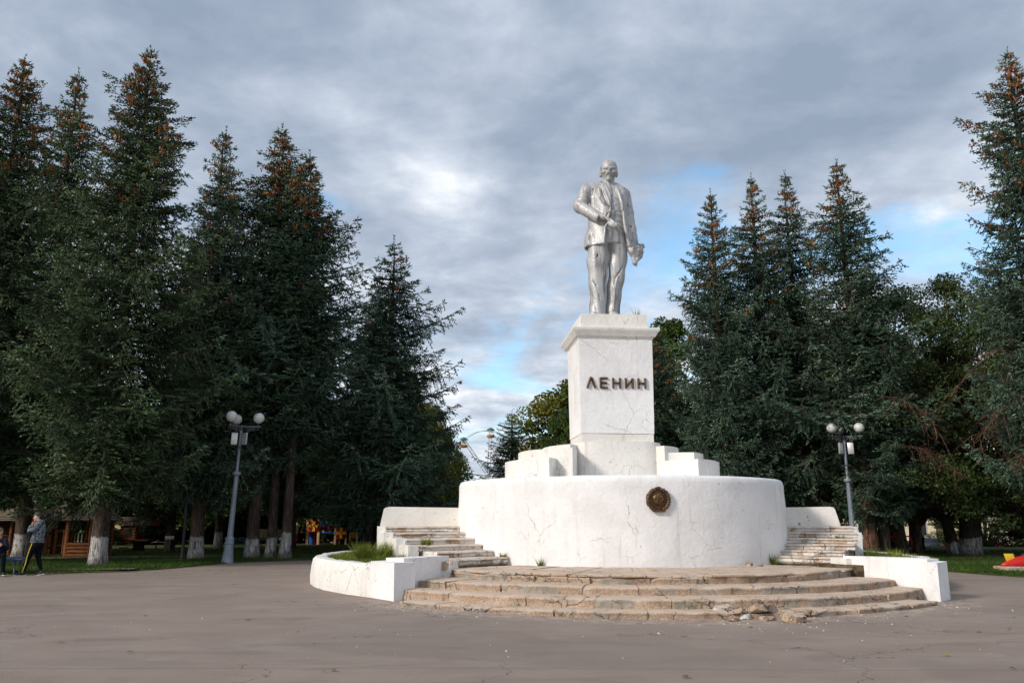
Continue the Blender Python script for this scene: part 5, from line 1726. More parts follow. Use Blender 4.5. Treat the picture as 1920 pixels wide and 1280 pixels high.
# ------------------------------------------------------------------ street lamps
def lamp(x, y, z0, H, angs, label, lean=(0, 0)):
    root = empty('street_lamp', (x, y, z0), 0, label, 'street lamp', 'three-globe lamps beside the square')
    sh = Matrix(((1, 0, lean[0], 0), (0, 1, lean[1], 0), (0, 0, 1, 0), (0, 0, 0, 1)))
    def put(nm, bm, m_, sm='auto', parent=None):
        me = bm_mesh(nm, bm, smooth=sm); me.transform(sh); return link(nm, me, M[m_], parent or root)
    bm = bmesh.new(); lathe(bm, [(.235, 0), (.235, .05), (.215, .10), (.185, .35), (.16, .62), (.155, .70), (.175, .72), (.175, .76), (.15, .80), (.16, .84), (.15, .92), (.12, .98)], 16); put('base', bm, 'steel')
    bm = bmesh.new(); lathe(bm, [(.11, .95), (.085, H * .58)], 8); lathe(bm, [(.06, H * .58), (.05, H - .72)], 10); put('pole', bm, 'steel')
    bm = bmesh.new(); lathe(bm, [(.09, H * .57), (.15, H * .575), (.165, H * .585), (.15, H * .595), (.07, H * .60), (.06, H * .61)], 16); put('collar', bm, 'steel')
    za = H - .56
    bm = bmesh.new(); lathe(bm, [(.045, H - .75), (.06, za - .04), (.07, za + .02), (.03, za + .05), (0, za + .08)], 10); put('finial', bm, 'steel_dark')
    for a in angs:
        a = math.radians(a); d = Vector((math.cos(a), math.sin(a), 0)); up = Vector((0, 0, 1))
        bm = bmesh.new()
        Mx = Matrix.Translation((0, 0, za)) @ Matrix.Rotation(a, 4, 'Z')
        box(bm, (.34, 0, .0), (.76, .035, .055), Mx)
        tube(bm, [Mx @ Vector((.62, 0, -.10)), Mx @ Vector((.62, 0, .16))], .018, 6)
        ball(bm, Mx @ Vector((.62, 0, -.11)), .03, 8, 6)
        def scroll(cx_, cz, r0, sgn, turns=1.6, st=math.pi / 2):
            P = []
            for i in range(26):
                t = i / 25; ang = st + sgn * t * turns * 2 * math.pi; r = r0 * (1 - t * .82)
                P.append(Mx @ Vector((cx_ + r * math.cos(ang), 0, cz + r * math.sin(ang))))
            return P
        tube(bm, [Mx @ Vector(q) for q in ((.05, 0, -.30), (.07, 0, -.18), (.14, 0, -.08), (.24, 0, -.045))] + scroll(.27, -.13, .095, -1)[2:], .012, 5)
        tube(bm, scroll(.45, -.105, .075, -1), .011, 5)
        tube(bm, [Mx @ Vector(q) for q in ((.36, 0, -.12), (.40, 0, -.06), (.47, 0, -.03))], .010, 5)
        arm = put('arm', bm, 'steel_dark')
        bm = bmesh.new(); ball(bm, Mx @ Vector((.62, 0, .33)), .205, 24, 16); put('globe', bm, 'globe', True, arm)
        bm = bmesh.new(); lathe(bm, [(.05, .13), (.07, .15), (.06, .17)], 12); bm.transform(Mx @ Matrix.Translation((.62, 0, 0))); put('globe_holder', bm, 'steel', 'auto', arm)
    for sx in (-1, 1):
        Mx = Matrix.Translation((sx * .20, -.10, H - 1.04)) @ Matrix.Rotation(math.radians(-28 * sx), 4, 'Z')
        bm = bmesh.new(); box(bm, (0, 0, 0), (.23, .07, .46), Mx)
        me = bm_mesh('floodlight', bm, 'auto', .012); me.transform(sh); fl = link('floodlight', me, M['alu'], root)
        bm = bmesh.new(); box(bm, (0, .07, .12), (.03, .12, .04), Mx); box(bm, (0, .07, -.12), (.03, .12, .04), Mx); me = bm_mesh('bracket', bm); me.transform(sh); link('bracket', me, M['steel'], fl)
    return root


lamp(-10.66, 32.0, 0.0, 5.68, (8, 128, 248), 'left street lamp, grey pole with three frosted globes, in front of limewashed trunks', (.036, 0))
p = at_y(1596, 985, 34.0)
lamp(p.x + .06, 34.0, -.12, 5.60, (85, 205, 328), 'right street lamp, grey pole with three frosted globes, rising behind the right stairs', (-.012, 0))


# ------------------------------------------------------------------ people
def person_parts(root, fields):
    for nm, f, m_ in fields:
        link(nm, f.mesh(nm), M[m_], root)


PO = ground_at(30, 1078, .0)
YW = PO.y


def W(zx, zy, dep=0.0):
    v = at_y(zx / 8.533, 940 + zy / 8.533, YW - dep)
    return np.array((v.x - PO.x, v.y - YW, v.z - 0.0), dtype=np.float32)


def fld(lo, hi, h=.0125): return Field(lo, hi, h)


man = empty('person', (PO.x, YW, 0), 0, 'walking person in a dark splinter-patterned jacket, hand at chin, yellow stripe on black trousers', 'person')
lo, hi = (-.45, -.5, -.02), (1.05, .5, 2.1)
b = fld(lo, hi)      # head, neck, hands as one body
hc = W(612, 225)
b.ell(hc, (.098, .078, .112), .0)
b.ell(W(585, 262), (.062, .058, .075), .03)
b.chain([W(556, 243), W(545, 268), W(556, 275)], [.012, .017, .012], .012)     # nose
b.cap(W(558, 290), W(556, 296), .014, .014, .01); b.ell(W(568, 308), (.03, .03, .022), .02)
b.ell(W(560, 240, .035), (.012, .012, .01), .008, 'cut'); b.ell(W(622, 255, .075), (.018, .014, .03), .01)
b.cap(W(625, 285), W(640, 335), .052, .058, .03)
b.cap(W(600, 400, .1), W(480, 480, .12), .04, .04, .02); b.cap(W(480, 470, .15), W(520, 375, .16), .036, .032, .02)
b.ell(W(528, 352, .15), (.04, .022, .036), .02)
for i in range(4): b.chain([W(520 + i * 5, 352 - i * 5, .17 - .018 * i), W(545 + i * 5, 326 - i * 2, .165 - .018 * i), W(562 + i * 4, 330 - i * 2, .15 - .018 * i)], [.012, .011, .009], .004)
b.chain([W(512, 362, .18), W(515, 335, .18), W(530, 322, .17)], [.013, .012, .010], .006)
hr = fld(lo, hi)
hr.ell(W(622, 205), (.106, .088, .085), .0); hr.ell(W(648, 240), (.07, .082, .08), .03)
hr.cap(W(585, 188, .0), W(565, 200, .0), .045, .03, .03)
hr.ell(W(580, 262, .0), (.085, .12, .085), .0, 'cut')
jk = fld(lo, hi)
rows = [(W(650, 640)[2], float(W(592, 0)[0]), 0, .195, .15)]
def jrow(zy, xl, xr, ry): a = W(xl, zy); c = W(xr, zy); return (float(a[2]), float((a[0] + c[0]) / 2), 0, float(c[0] - a[0]) / 2, ry)
jk.loft([jrow(300, 595, 660, .10), jrow(325, 575, 695, .17), jrow(380, 560, 712, .20), jrow(470, 548, 712, .20), jrow(560, 520, 700, .18), jrow(620, 500, 694, .18), jrow(655, 490, 692, .175)], .02,
        fold=lambda X, Y, Z: .010 * np.sin(X * 40 + Z * 30) * np.sin(Z * 22))
jk.ell(W(660, 318), (.085, .10, .06), .05)                       # hood lying on the back
jk.cap(W(645, 352, .14), W(560, 430, .20), .075, .068, .04); jk.cap(W(560, 440, .20), W(475, 470, .20), .068, .062, .03); jk.cap(W(472, 468, .20), W(490, 395, .18), .062, .045, .03)
jk.cap(W(645, 352, -.14), W(580, 480, -.18), .075, .062, .04); jk.cap(W(580, 480, -.18), W(520, 440, -.08), .058, .045, .03)
tr = fld(lo, hi)
tr.ell(W(605, 680), (.16, .15, .11), .0)
tr.chain([W(570, 700, .08), W(468, 860, .09), W(372, 1125, .09)], [.105, .072, .048], .03)
tr.chain([W(630, 700, -.07), W(612, 880, -.08), W(652, 1085, -.08)], [.105, .072, .05], .03)
sh_ = fld(lo, hi)
sh_.cap(W(378, 1150, .09), W(250, 1168, .09), .048, .036, .03); sh_.cap(W(372, 1125, .09), W(378, 1150, .09), .046, .046, .02)
sh_.cap(W(672, 1140, -.08), W(590, 1163, -.08), .046, .036, .03); sh_.cap(W(655, 1110, -.08), W(668, 1140, -.08), .046, .046, .02)
so = fld(lo, hi)
so.cap(W(385, 1180, .09), W(235, 1183, .09), .048, .042, .0, flat=((0, 0, 1), .35)); so.cap(W(692, 1158, -.08), W(580, 1178, -.08), .044, .040, .0, flat=((0, 0, 1), .35))
sp_ = fld(lo, hi)
sp_.chain([W(512, 668, .195), W(470, 775, .19), W(432, 890, .165), W(408, 990, .155), W(352, 1130, .14)], [.014] * 5, .0)
person_parts(man, [('body', b, 'skin'), ('hair', hr, 'hair'), ('jacket', jk, 'camo'), ('trousers', tr, 'track'), ('shoes', sh_, 'shoe'), ('soles', so, 'sole'), ('stripe', sp_, 'stripe')])

sit = empty('person', (PO.x, YW, 0), 0, 'seated person in dark clothes and an olive cap on the end of the blue bench', 'person')
lo, hi = (-1.3, -.8, -.02), (.15, .5, 1.65)
b = fld(lo, hi)
b.ell(W(0, 482, .18), (.078, .092, .108), .0); b.ell(W(0, 512, .25), (.05, .04, .05), .03); b.cap(W(0, 490, .28), W(0, 500, .285), .014, .016, .01)
b.ell(W(-20, 480, .275), (.012, .01, .009), .006, 'cut'); b.ell(W(20, 480, .275), (.012, .01, .009), .006, 'cut')
b.cap(W(0, 540, .12), W(0, 575, .10), .052, .058, .02)
for s_ in (-1, 1):
    b.ell(W(20 * s_, 690, .34), (.045, .04, .032), .02)
    for i in range(4): b.chain([W(20 * s_ - s_ * 10, 680 + i * 9, .37), W(-6 * s_, 684 + i * 9, .385), W(-18 * s_, 690 + i * 9, .375)], [.011, .010, .008], .004)
    b.chain([W(26 * s_, 672, .36), W(14 * s_, 660, .38), W(4 * s_, 662, .385)], [.013, .012, .010], .005)
cp_ = fld(lo, hi); cp_.ell(W(0, 445, .16), (.088, .10, .06), .0); cp_.cap(W(0, 455, .24), W(0, 462, .33), .06, .05, .01, flat=((0, 0, 1), .3))
jk = fld(lo, hi)
jk.loft([(float(W(0, 575)[2]), float(W(0, 600)[0]), -.05, .12, .09), (float(W(0, 610)[2]), float(W(0, 600)[0]), -.06, .20, .12), (float(W(0, 720)[2]), float(W(0, 700)[0]), -.02, .17, .13), (float(W(0, 850)[2]), float(W(0, 800)[0]), .02, .18, .15)], .02,
        fold=lambda X, Y, Z: .008 * np.sin(X * 40 + Z * 30) * np.sin(Z * 22))
for s_ in (-1, 1): jk.chain([W(95 * s_, 620, .06), W(110 * s_, 745, .10), W(38 * s_, 700, .32)], [.066, .056, .042], .03)
tr = fld(lo, hi)
for s_ in (-1, 1): tr.chain([W(40 * s_, 870, -.0), W(55 * s_, 862, .42), W(48 * s_, 1120, .46)], [.085, .068, .05], .03)
sh_ = fld(lo, hi)
for s_ in (-1, 1): sh_.cap(W(46 * s_, 1150, .46), W(56 * s_, 1162, .64), .046, .036, .02)
so = fld(lo, hi)
for s_ in (-1, 1): so.cap(W(46 * s_, 1178, .44), W(56 * s_, 1180, .66), .044, .040, .0, flat=((0, 0, 1), .35))
person_parts(sit, [('body', b, 'skin'), ('cap', cp_, 'olive'), ('jacket', jk, 'navy'), ('trousers', tr, 'track'), ('shoes', sh_, 'shoe'), ('soles', so, 'sole')])


def small_person(x, y, z, h, rz, top, legs, label, bend=0.0, hairm='hair'):
    """distant figure, a few pixels tall"""
    root = empty('person', (x, y, z), rz, label, 'person')
    s_ = h / 1.7
    def f(): return Field((-.8, -1.1, -.05), (.8, .6, 1.85), .03)
    cb, sb = math.sin(bend), math.cos(bend)
    def up(q, r=0.0): return (r, -cb * q, .85 + sb * q)
    b = f(); b.ell(up(.78), (.085, .095, .115), .0); b.cap(up(.58), up(.7), .05, .05, .03)
    for k_ in (-1, 1): b.cap(up(.3, .22 * k_), np.array(up(.05, .24 * k_)) + (0, -.12, 0), .035, .03, .02)
    t = f(); t.cap(up(.0), up(.5), .14, .16, .04)
    for k_ in (-1, 1): t.cap(up(.50, .15 * k_), up(.22, .23 * k_), .06, .05, .03)
    l = f()
    for k_ in (-1, 1): l.chain([(.08 * k_, 0, .86), (.09 * k_, -.06 * k_, .45), (.09 * k_, .03, .06)], [.10, .07, .05], .03)
    hh = f(); hh.ell(np.array(up(.83)) + (0, .02, 0), (.095, .10, .10), .0)
    for nm, ff, m_ in (('body', b, 'skin'), ('top', t, top), ('trousers', l, legs), ('hair', hh, hairm)):
        o = link(nm, ff.mesh(nm), M[m_], root); o.scale = (s_, s_, s_)
    return root


# ------------------------------------------------------------------ blue bench
def slat_bench(x, y, z, rz, L, slats, seat_z, seat_m, leg_m, label, back=False, group=None):
    root = empty('bench', (x, y, z), rz, label, 'bench', group)
    for i in range(slats):
        bm = bmesh.new(); box(bm, (0, -.18 + .36 * i / max(1, slats - 1), seat_z), (L, .30 / slats, .035)); link('slat', bm_mesh('slat', bm, 'auto', .006), M[seat_m], root)
    if back:
        for i in range(4):
            bm = bmesh.new(); box(bm, (0, .25 + .02 * i, seat_z + .14 + .13 * i), (L, .03, .10)); link('back_slat', bm_mesh('back_slat', bm, 'auto', .006), M[seat_m], root)
    for sx in (-1, 1):
        bm = bmesh.new()
        tube(bm, [(sx * (L / 2 - .22), -.20, 0), (sx * (L / 2 - .24), -.13, .12), (sx * (L / 2 - .25), -.14, seat_z - .03), (sx * (L / 2 - .25), .14, seat_z - .03), (sx * (L / 2 - .24), .13, .12), (sx * (L / 2 - .22), .20, 0)], .022, 6)
        if back: tube(bm, [(sx * (L / 2 - .25), .14, seat_z - .03), (sx * (L / 2 - .25), .24, seat_z + .1), (sx * (L / 2 - .25), .34, seat_z + .62)], .02, 6)
        link('leg', bm_mesh('leg', bm, True), M[leg_m], root)
    return root


e_ = at_y(49, 1044, YW + .1)
slat_bench(e_.x - 1.0, YW + .12, -.02, 0, 2.0, 4, .47, 'blue', 'steel_dark', 'blue slatted bench with bent metal legs at the left edge, a person sitting on it')
p = ground_at(300, 1032); slat_bench(p.x, p.y, .05, .2, .9, 3, .42, 'white_iron', 'steel_dark', 'small pale backless bench beside the little white sign', group='park benches on the left lawn')
p = ground_at(343, 1046); slat_bench(p.x, p.y, .05, 0, .75, 3, .42, 'log_dark', 'black', 'dark small bench in front of the leaning limewashed trunk', group='park benches on the left lawn')
p = ground_at(508, 1025); slat_bench(p.x, p.y, .05, 0, 1.6, 3, .42, 'bench_wood', 'black', 'timber park bench with backrest seen between the slim limewashed trunks', True, group='park benches on the left lawn')

# little sign, dark post
p = ground_at(316, 1035); t = empty('sign_board', (p.x, p.y, .05), .1, 'small white blank board on a thin post in the left lawn', 'sign')
bm = bmesh.new(); tube(bm, [(0, 0, 0), (0, 0, .75)], .022, 6); link('post', bm_mesh('post', bm, True), M['steel'], t)
bm = bmesh.new(); box(bm, (0, -.03, .70), (.42, .02, .15)); link('board', bm_mesh('board', bm, 'auto', .005), M['white_iron'], t)
p = ground_at(341, 1050); t = empty('pole', (p.x, p.y, 0), 0, 'thin black pole standing left of the leaning limewashed trunk', 'pole')
bm = bmesh.new(); lathe(bm, [(.085, 0), (.085, .06), (.065, .12), (.055, 3.6), (.03, 3.65)], 10); link('shaft', bm_mesh('shaft', bm, 'auto'), M['black'], t)


# ------------------------------------------------------------------ log play huts
def hip_roof(root, n, R, z0, z1, mat='board', rows=9, rot=0.0, stretch=1.0):
    rf = link('roof', bpy.data.meshes.new('roof'), None, root)
    bm = bmesh.new()
    ang = [rot + 2 * math.pi * i / n for i in range(n)]
    for i in range(n):
        a = Vector((R * math.cos(ang[i]) * stretch, R * math.sin(ang[i]), 0)); b = Vector((R * math.cos(ang[(i + 1) % n]) * stretch, R * math.sin(ang[(i + 1) % n]), 0))
        nrm = (a + b).normalized()
        for k in range(rows):
            f0, f1 = k / rows, (k + 1.25) / rows
            f1 = min(f1, 1)
            zA = z0 + (z1 - z0) * f0; zB = z0 + (z1 - z0) * f1
            lift = .065
            o = Vector((0, 0, lift)); j = Vector((0, 0, random.uniform(-.008, .008)))
            q = [a * (1 - f0) + Vector((0, 0, zA)) + o + j, b * (1 - f0) + Vector((0, 0, zA)) + o + j, b * (1 - f1) + Vector((0, 0, zB)), a * (1 - f1) + Vector((0, 0, zB))]
            lo_ = [v - Vector((0, 0, .03)) for v in q]
            vs = [bm.verts.new(v) for v in q + lo_]
            for fc in ((0, 1, 2, 3), (7, 6, 5, 4), (0, 4, 5, 1), (1, 5, 6, 2), (2, 6, 7, 3), (3, 7, 4, 0)):
                bm.faces.new([vs[x] for x in fc])
    rf.data = bm_mesh('roof', bm); rf.data.materials.append(M[mat]); rf['kind'] = 'stuff' if False else 'part'
    del rf['kind']
    for i in range(n):
        a = Vector((R * math.cos(ang[i]) * stretch, R * math.sin(ang[i]), z0 + .05)); bm = bmesh.new()
        d = (Vector((0, 0, z1 + .05)) - a); s_ = Vector((0, 0, 1)).cross(d).normalized() * .07; u_ = d.cross(s_).normalized() * .02
        if u_.z < 0: u_ = -u_
        c = [a - s_, a + s_, a + d + s_, a + d - s_]
        vs = [bm.verts.new(v + w) for w in (u_ * 0, u_ * 2) for v in c]
        for fc in ((3, 2, 1, 0), (4, 5, 6, 7), (0, 1, 5, 4), (1, 2, 6, 5), (2, 3, 7, 6), (3, 0, 4, 7)): bm.faces.new([vs[x] for x in fc])
        link('hip_board', bm_mesh('hip_board', bm), M[mat], rf)


def log(root, a, b, r, m_='log', name='log'):
    bm = bmesh.new(); tube(bm, [a, (Vector(a) + Vector(b)) / 2, b], [r, r * 1.06, r], 8)
    return link(name, bm_mesh(name, bm, 'auto'), M[m_], root)


# hexagonal hut behind the thickest trunk
p = at_y(163, 1042, 37.0)
hut = empty('play_hut', (p.x, 37.0, .04), 0, 'hexagonal log play hut with a boarded roof behind the thickest limewashed trunk', 'play hut', 'log play huts on the left lawn')
rw = .98; na_ = 6; A6 = [math.radians(0 + 60 * i) for i in range(6)]
for i in range(6):
    a = Vector((rw * math.cos(A6[i]), rw * math.sin(A6[i]), 0)); c = Vector((rw * math.cos(A6[(i + 1) % 6]), rw * math.sin(A6[(i + 1) % 6]), 0))
    log(hut, a, a + Vector((0, 0, 1.55)), .075, 'log', 'corner_post')
    full = i in (0, 1, 5)
    for k_ in range(10 if full else 4):
        z = .08 + k_ * .15
        log(hut, a + Vector((0, 0, z)), c + Vector((0, 0, z)), .072, 'log_dark' if full else 'log')
hip_roof(hut, 6, 1.42, 1.50, 2.42, rot=math.radians(0))
# long hut with a low hipped roof at the left edge
p = at_y(36, 1045, 38.5)
hut = empty('play_hut', (p.x, 38.5, .04), 0, 'long log play house with low hipped roof behind the walking person', 'play hut', 'log play huts on the left lawn')
for sx in (-1.9, -1.1, 0, 1.1, 1.75):
    log(hut, (sx, -.85, 0), (sx, -.85, 1.5), .07, 'log', 'corner_post')
for k_ in range(10): log(hut, (-1.95, .85, .08 + k_ * .15), (1.95, .85, .08 + k_ * .15), .074, 'log_dark')
for k_ in range(4): log(hut, (-1.95, -.85, .08 + k_ * .15), (-.4, -.85, .08 + k_ * .15), .07, 'log')
for k_ in range(9): log(hut, (1.2 + k_ * .07, -.82, .1), (1.2 + k_ * .07, -.82, .8), .022, 'log_dark', 'stake')
hip_roof(hut, 4, 1.75, 1.48, 2.2, rot=math.radians(45), stretch=1.75)
# smaller open pavilion between the two
p = at_y(112, 1040, 41.0)
hut = empty('play_hut', (p.x, 41.0, .04), 0, 'small open log pavilion with grey boarded roof between the two bigger huts', 'play hut', 'log play huts on the left lawn')
for sx in (-.8, .8):
    for sy in (-.7, .7): log(hut, (sx, sy, 0), (sx, sy, 1.5), .07, 'log', 'corner_post')
for z in (.35, .95): log(hut, (-.8, -.7, z), (.8, -.7, z + .05), .04, 'log')
for k_ in range(9): log(hut, (-.7 + k_ * .175, .7, 0), (-.7 + k_ * .175, .7, .9), .05, 'log_dark', 'stake')
hip_roof(hut, 4, 1.55, 1.45, 2.35, rot=math.radians(45))
# log railing bridge
a = at_y(86, 1040, 37.2); b_ = at_y(124, 1036, 37.2)
br_ = empty('log_bridge', (a.x, 37.2, .04), 0, 'dark log walkway with rails leading up to the hexagonal play hut', 'play bridge')
Lb = b_.x - a.x + .2
for z0_, z1_ in ((.35, .55), (.95, 1.15)): log(br_, (0, 0, z0_), (Lb, 0, z1_), .045, 'log_dark', 'rail')
for k_ in range(4): log(br_, (Lb * k_ / 3, 0, 0), (Lb * k_ / 3, 0, 1.15), .06, 'log', 'post')
# raised log cabin on a stump
p = at_y(259, 1030, 43.0)
cb_ = empty('stump_cabin', (p.x, 43.0, .04), .0, 'little log cabin raised on a tree stump with steps, red gable edge', 'play hut')
for k_ in range(6): log(cb_, (-.75, -.45, .62 + k_ * .12), (.0, -.45, .62 + k_ * .12), .06, 'log')
for k_ in range(6): log(cb_, (.0, .45, .62 + k_ * .12), (0, -.45, .62 + k_ * .12), .06, 'log')
for k_ in range(6): log(cb_, (-.75, -.45, .62 + k_ * .12), (-.75, .45, .62 + k_ * .12), .06, 'log')
bm = bmesh.new(); box(bm, (-.38, -.52, .93), (.26, .03, .38)); link('window', bm_mesh('window', bm), M['black'], cb_)
bm = bmesh.new(); box(bm, (-.1, 0, .56), (1.6, 1.0, .07)); link('floor', bm_mesh('floor', bm), M['log_dark'], cb_)
bm = bmesh.new(); lathe(bm, [(.36, 0), (.28, .15), (.26, .55)], 12); link('stump', bm_mesh('stump', bm, 'auto'), M['log_dark'], cb_)
for k_ in range(4): bm = bmesh.new(); box(bm, (-.28 - k_ * .10, -.55, .48 - k_ * .14), (.3, .4, .05)); link('step', bm_mesh('step', bm), M['log'], cb_)
bm = bmesh.new(); prism(bm, [(-.95, 0), (.85, 0), (.85, .06), (-.95, .06)], 0, .9)
for v in bm.verts: x, y, z = v.co; v.co = (x, -.65 + z * .72, 1.30 + z * .38 + y)
link('roof', bm_mesh('roof', bm), M['board'], cb_)
bm = bmesh.new(); box(bm, (.82, -.15, 1.42), (.04, 1.1, .28)); link('gable_board', bm_mesh('gable_board', bm), M['red'], cb_)

# ------------------------------------------------------------------ colourful playground
YP = 56.0
def Q(zx, zy, dep=0.0):
    v = at_y(560 + zx / 12.0, 950 + zy / 12.0, YP - dep); return v


g0 = Q(600, 885)
pg = empty('playground_tower', (g0.x, YP, g0.z - .1), 0, 'bright red, yellow and blue play tower with pale posts beyond the left lawn', 'playground')
def rel(v): return Vector((v.x - g0.x, v.y - YP, v.z - g0.z + .1))
def pbox(name, x0, x1, y0, y1, dep, th, m_, parent=pg):
    a = rel(Q(x0, y0, dep)); c = rel(Q(x1, y1, dep)); bm = bmesh.new()
    box(bm, ((a.x + c.x) / 2, a.y, (a.z + c.z) / 2), (abs(c.x - a.x), th, abs(a.z - c.z))); return link(name, bm_mesh(name, bm, 'auto', .012), M[m_], parent)
for x, top, dep, m_ in ((195, 280, .6, 'pale_post'), (445, 280, .6, 'pale_post'), (550, 300, -.5, 'pale_post'), (825, 380, .6, 'pale_post'), (920, 330, -.5, 'pale_post'), (1062, 560, .6, 'pale_post'), (1315, 560, .5, 'pale_post'), (1150, 560, -.4, 'pale_post')):
    pbox('post', x - 14, x + 14, top, 890, dep, .09, m_)
for x0, y0, x1, y1 in ((232, 305, 455, 548), (842, 472, 1068, 700)):
    pn = pbox('panel', x0, x1, y0, y1, .68, .04, 'red')
    cx_, cy_ = (x0 + x1) / 2, (y0 + y1) / 2
    bm = bmesh.new(); c = rel(Q(cx_, cy_, .73))
    for q in range(4):
        a = q * math.pi / 2
        pts = [(.0, -.05), (.30, -.09), (.36, 0), (.30, .09), (0, .05)]
        vs = [bm.verts.new((c.x + px_ * math.cos(a) - py_ * math.sin(a), c.y, c.z + px_ * math.sin(a) + py_ * math.cos(a))) for px_, py_ in pts]
        ws = [bm.verts.new(v.co + Vector((0, -.03, 0))) for v in vs]
        bm.faces.new(vs); bm.faces.new(ws[::-1])
        for i in range(5): bm.faces.new((vs[i], ws[i], ws[(i + 1) % 5], vs[(i + 1) % 5]))
    link('flower', bm_mesh('flower', bm), M['yellow'], pn)
    bm = bmesh.new()
    for sx in (-1, 1):
        for sz in (-1, 1): ball(bm, (c.x + sx * .22, c.y + .03, c.z + sz * .22), (.06, .03, .06), 10, 6)
    ball(bm, (c.x, c.y - .03, c.z), (.04, .03, .04), 10, 6)
    link('hole', bm_mesh('hole', bm, True), M['navy'], pn)
pbox('panel', 485, 695, 325, 420, .3, .04, 'blue'); pbox('panel', 485, 695, 425, 530, .3, .04, 'red'); pbox('panel', 770, 820, 330, 470, .3, .04, 'blue')
pbox('deck', 90, 460, 550, 575, .1, 1.0, 'red'); pbox('deck', 465, 830, 560, 590, .1, 1.0, 'blue'); pbox('deck', 842, 1068, 700, 722, .1, 1.0, 'red')
pbox('panel', 1175, 1300, 560, 700, .5, .04, 'orange'); pbox('rail', 1080, 1380, 700, 716, .5, .05, 'log_dark')
pbox('barrel', 260, 320, 590, 870, -.2, .4, 'blue'); pbox('ladder', 345, 360, 590, 870, .2, .05, 'red')
bm = bmesh.new(); a = rel(Q(200, 330, .0)); c = rel(Q(90, 520, .0))
prism(bm, [(c.x, -.5), (a.x, -.5), (a.x, .5), (c.x, .5)], c.z - .03, c.z)
for v in bm.verts:
    if abs(v.co.x - a.x) < .01: v.co.z += a.z - c.z
link('green_roof', bm_mesh('green_roof', bm), M['green'], pg); pbox('panel', 840, 910, 290, 470, -.4, .04, 'green')
cw = pbox('climbing_wall', 1390, 1560, 575, 880, .3, .08, 'grey_panel')
for x, y in ((1430, 655), (1520, 605), (1500, 700), (1430, 755), (1500, 795), (1405, 835)):
    bm = bmesh.new(); q = rel(Q(x, y, .36)); ball(bm, q, .05, 8, 6); link('hold', bm_mesh('hold', bm, True), M['black'], cw)

# green mesh fence and red frame
def mesh_fence(u0, u1, v0, v1, Y, label, m_='teal'):
    a = at_y(u0, v1, Y); c = at_y(u1, v0, Y); root = empty('low_fence', (a.x, Y, a.z), 0, label, 'fence'); w_ = c.x - a.x; h_ = c.z - a.z
    n_ = max(4, int(w_ / .12))
    for i in range(n_ + 1): bm = bmesh.new(); box(bm, (w_ * i / n_, 0, h_ / 2), (.025, .025, h_)); link('picket', bm_mesh('picket', bm), M[m_], root)
    for z in (.1, .95): bm = bmesh.new(); box(bm, (w_ / 2, 0, h_ * z), (w_, .035, .04)); link('rail', bm_mesh('rail', bm), M[m_], root)
mesh_fence(438, 464, 1007, 1023, 48, 'low teal metal fence just right of the left lamp')
p0 = at_y(1671, 1040, 45); fr_ = empty('playground_arch', (p0.x, 45, p0.z - .05), 0, 'red tubular play arch on the lawn right of the monument', 'play arch')
q1 = at_y(1669, 1005, 45); q2 = at_y(1710, 1005, 45); q3 = at_y(1722, 1040, 45)
def rl(v, dy=0): return Vector((v.x - p0.x, dy, v.z - p0.z + .05))
for dy in (0, .5):
    for a, c in ((at_y(1672, 1040, 45), q1), (q2, q3)):
        bm = bmesh.new(); A_ = rl(a, dy); A_.z = 0.05; C_ = rl(c, .25)
        if a is q2: A_, C_ = rl(q2, .25), Vector((rl(q3, dy).x, dy, .05))
        tube(bm, [A_, C_], .033, 8); link('leg', bm_mesh('leg', bm, True), M['red'], fr_)
bm = bmesh.new(); tube(bm, [rl(q1, .25), rl(q2, .25)], .033, 8); link('top_bar', bm_mesh('top_bar', bm, True), M['red'], fr_)
p = at_y(1677, 1042, 44.5); small_person(p.x, 44.5, .03, 1.0, .4, 'pink', 'navy', 'small child in a pink-red top crouching at the red play arch', 1.1)
p = at_y(1722, 1045, 44.2); small_person(p.x + .3, 44.2, .03, 1.35, -1.2, 'navy', 'navy', 'person in dark clothes bending beside the red play arch', 1.0)
p = at_y(366, 1020, 50); small_person(p.x, 50, .05, 1.55, .3, 'navy', 'track', 'distant person in a dark top behind the leaning limewashed trunk', 0.1)
p = at_y(494, 1020, 62); small_person(p.x, 62, -.2, 1.7, .3, 'pink', 'navy', 'distant person in a reddish top behind the slim limewashed trunks', 0.05)
p = at_y(560, 1026, 56); small_person(p.x, 55, .0, 1.6, 1.3, 'white_iron', 'red', 'distant person in a pale top and red trousers left of the play tower', 0.05)

# ------------------------------------------------------------------ toy aeroplane on a stone slab at the right edge
p = ground_at(1912, 1071, .05)
sl = empty('stone_plinth', (p.x + .25, p.y + .5, .03), .05, 'low grey stone slab under the toy aeroplane at the right edge', 'plinth')
bm = bmesh.new(); box(bm, (.1, 0, .06), (1.3, .8, .18)); me = bm_mesh('slab', bm, 'auto', .03); link('slab', me, M['step'], sl)
ap = empty('toy_aeroplane', (p.x + .35, p.y + .5, .16), .05, 'red toy aeroplane with a yellow tail fin at the right edge of the lawn', 'play ride')
bm = bmesh.new()
P = [(-.62, 0, .05), (-.45, 0, .08), (-.1, 0, .14), (.3, 0, .19), (.7, 0, .20), (1.0, 0, .18)]
tube(bm, P, [.04, .09, .16, .20, .19, .08], 12); link('fuselage', bm_mesh('fuselage', bm, True), M['red'], ap)
bm = bmesh.new(); prism(bm, [(-.42, -.02), (-.12, -.02), (-.12, .02), (-.42, .02)], .12, .40)
for v in bm.verts:
    if v.co.z > .3: v.co.x -= .08
link('tail_fin', bm_mesh('tail_fin', bm, 'auto', .01), M['yellow'], ap)
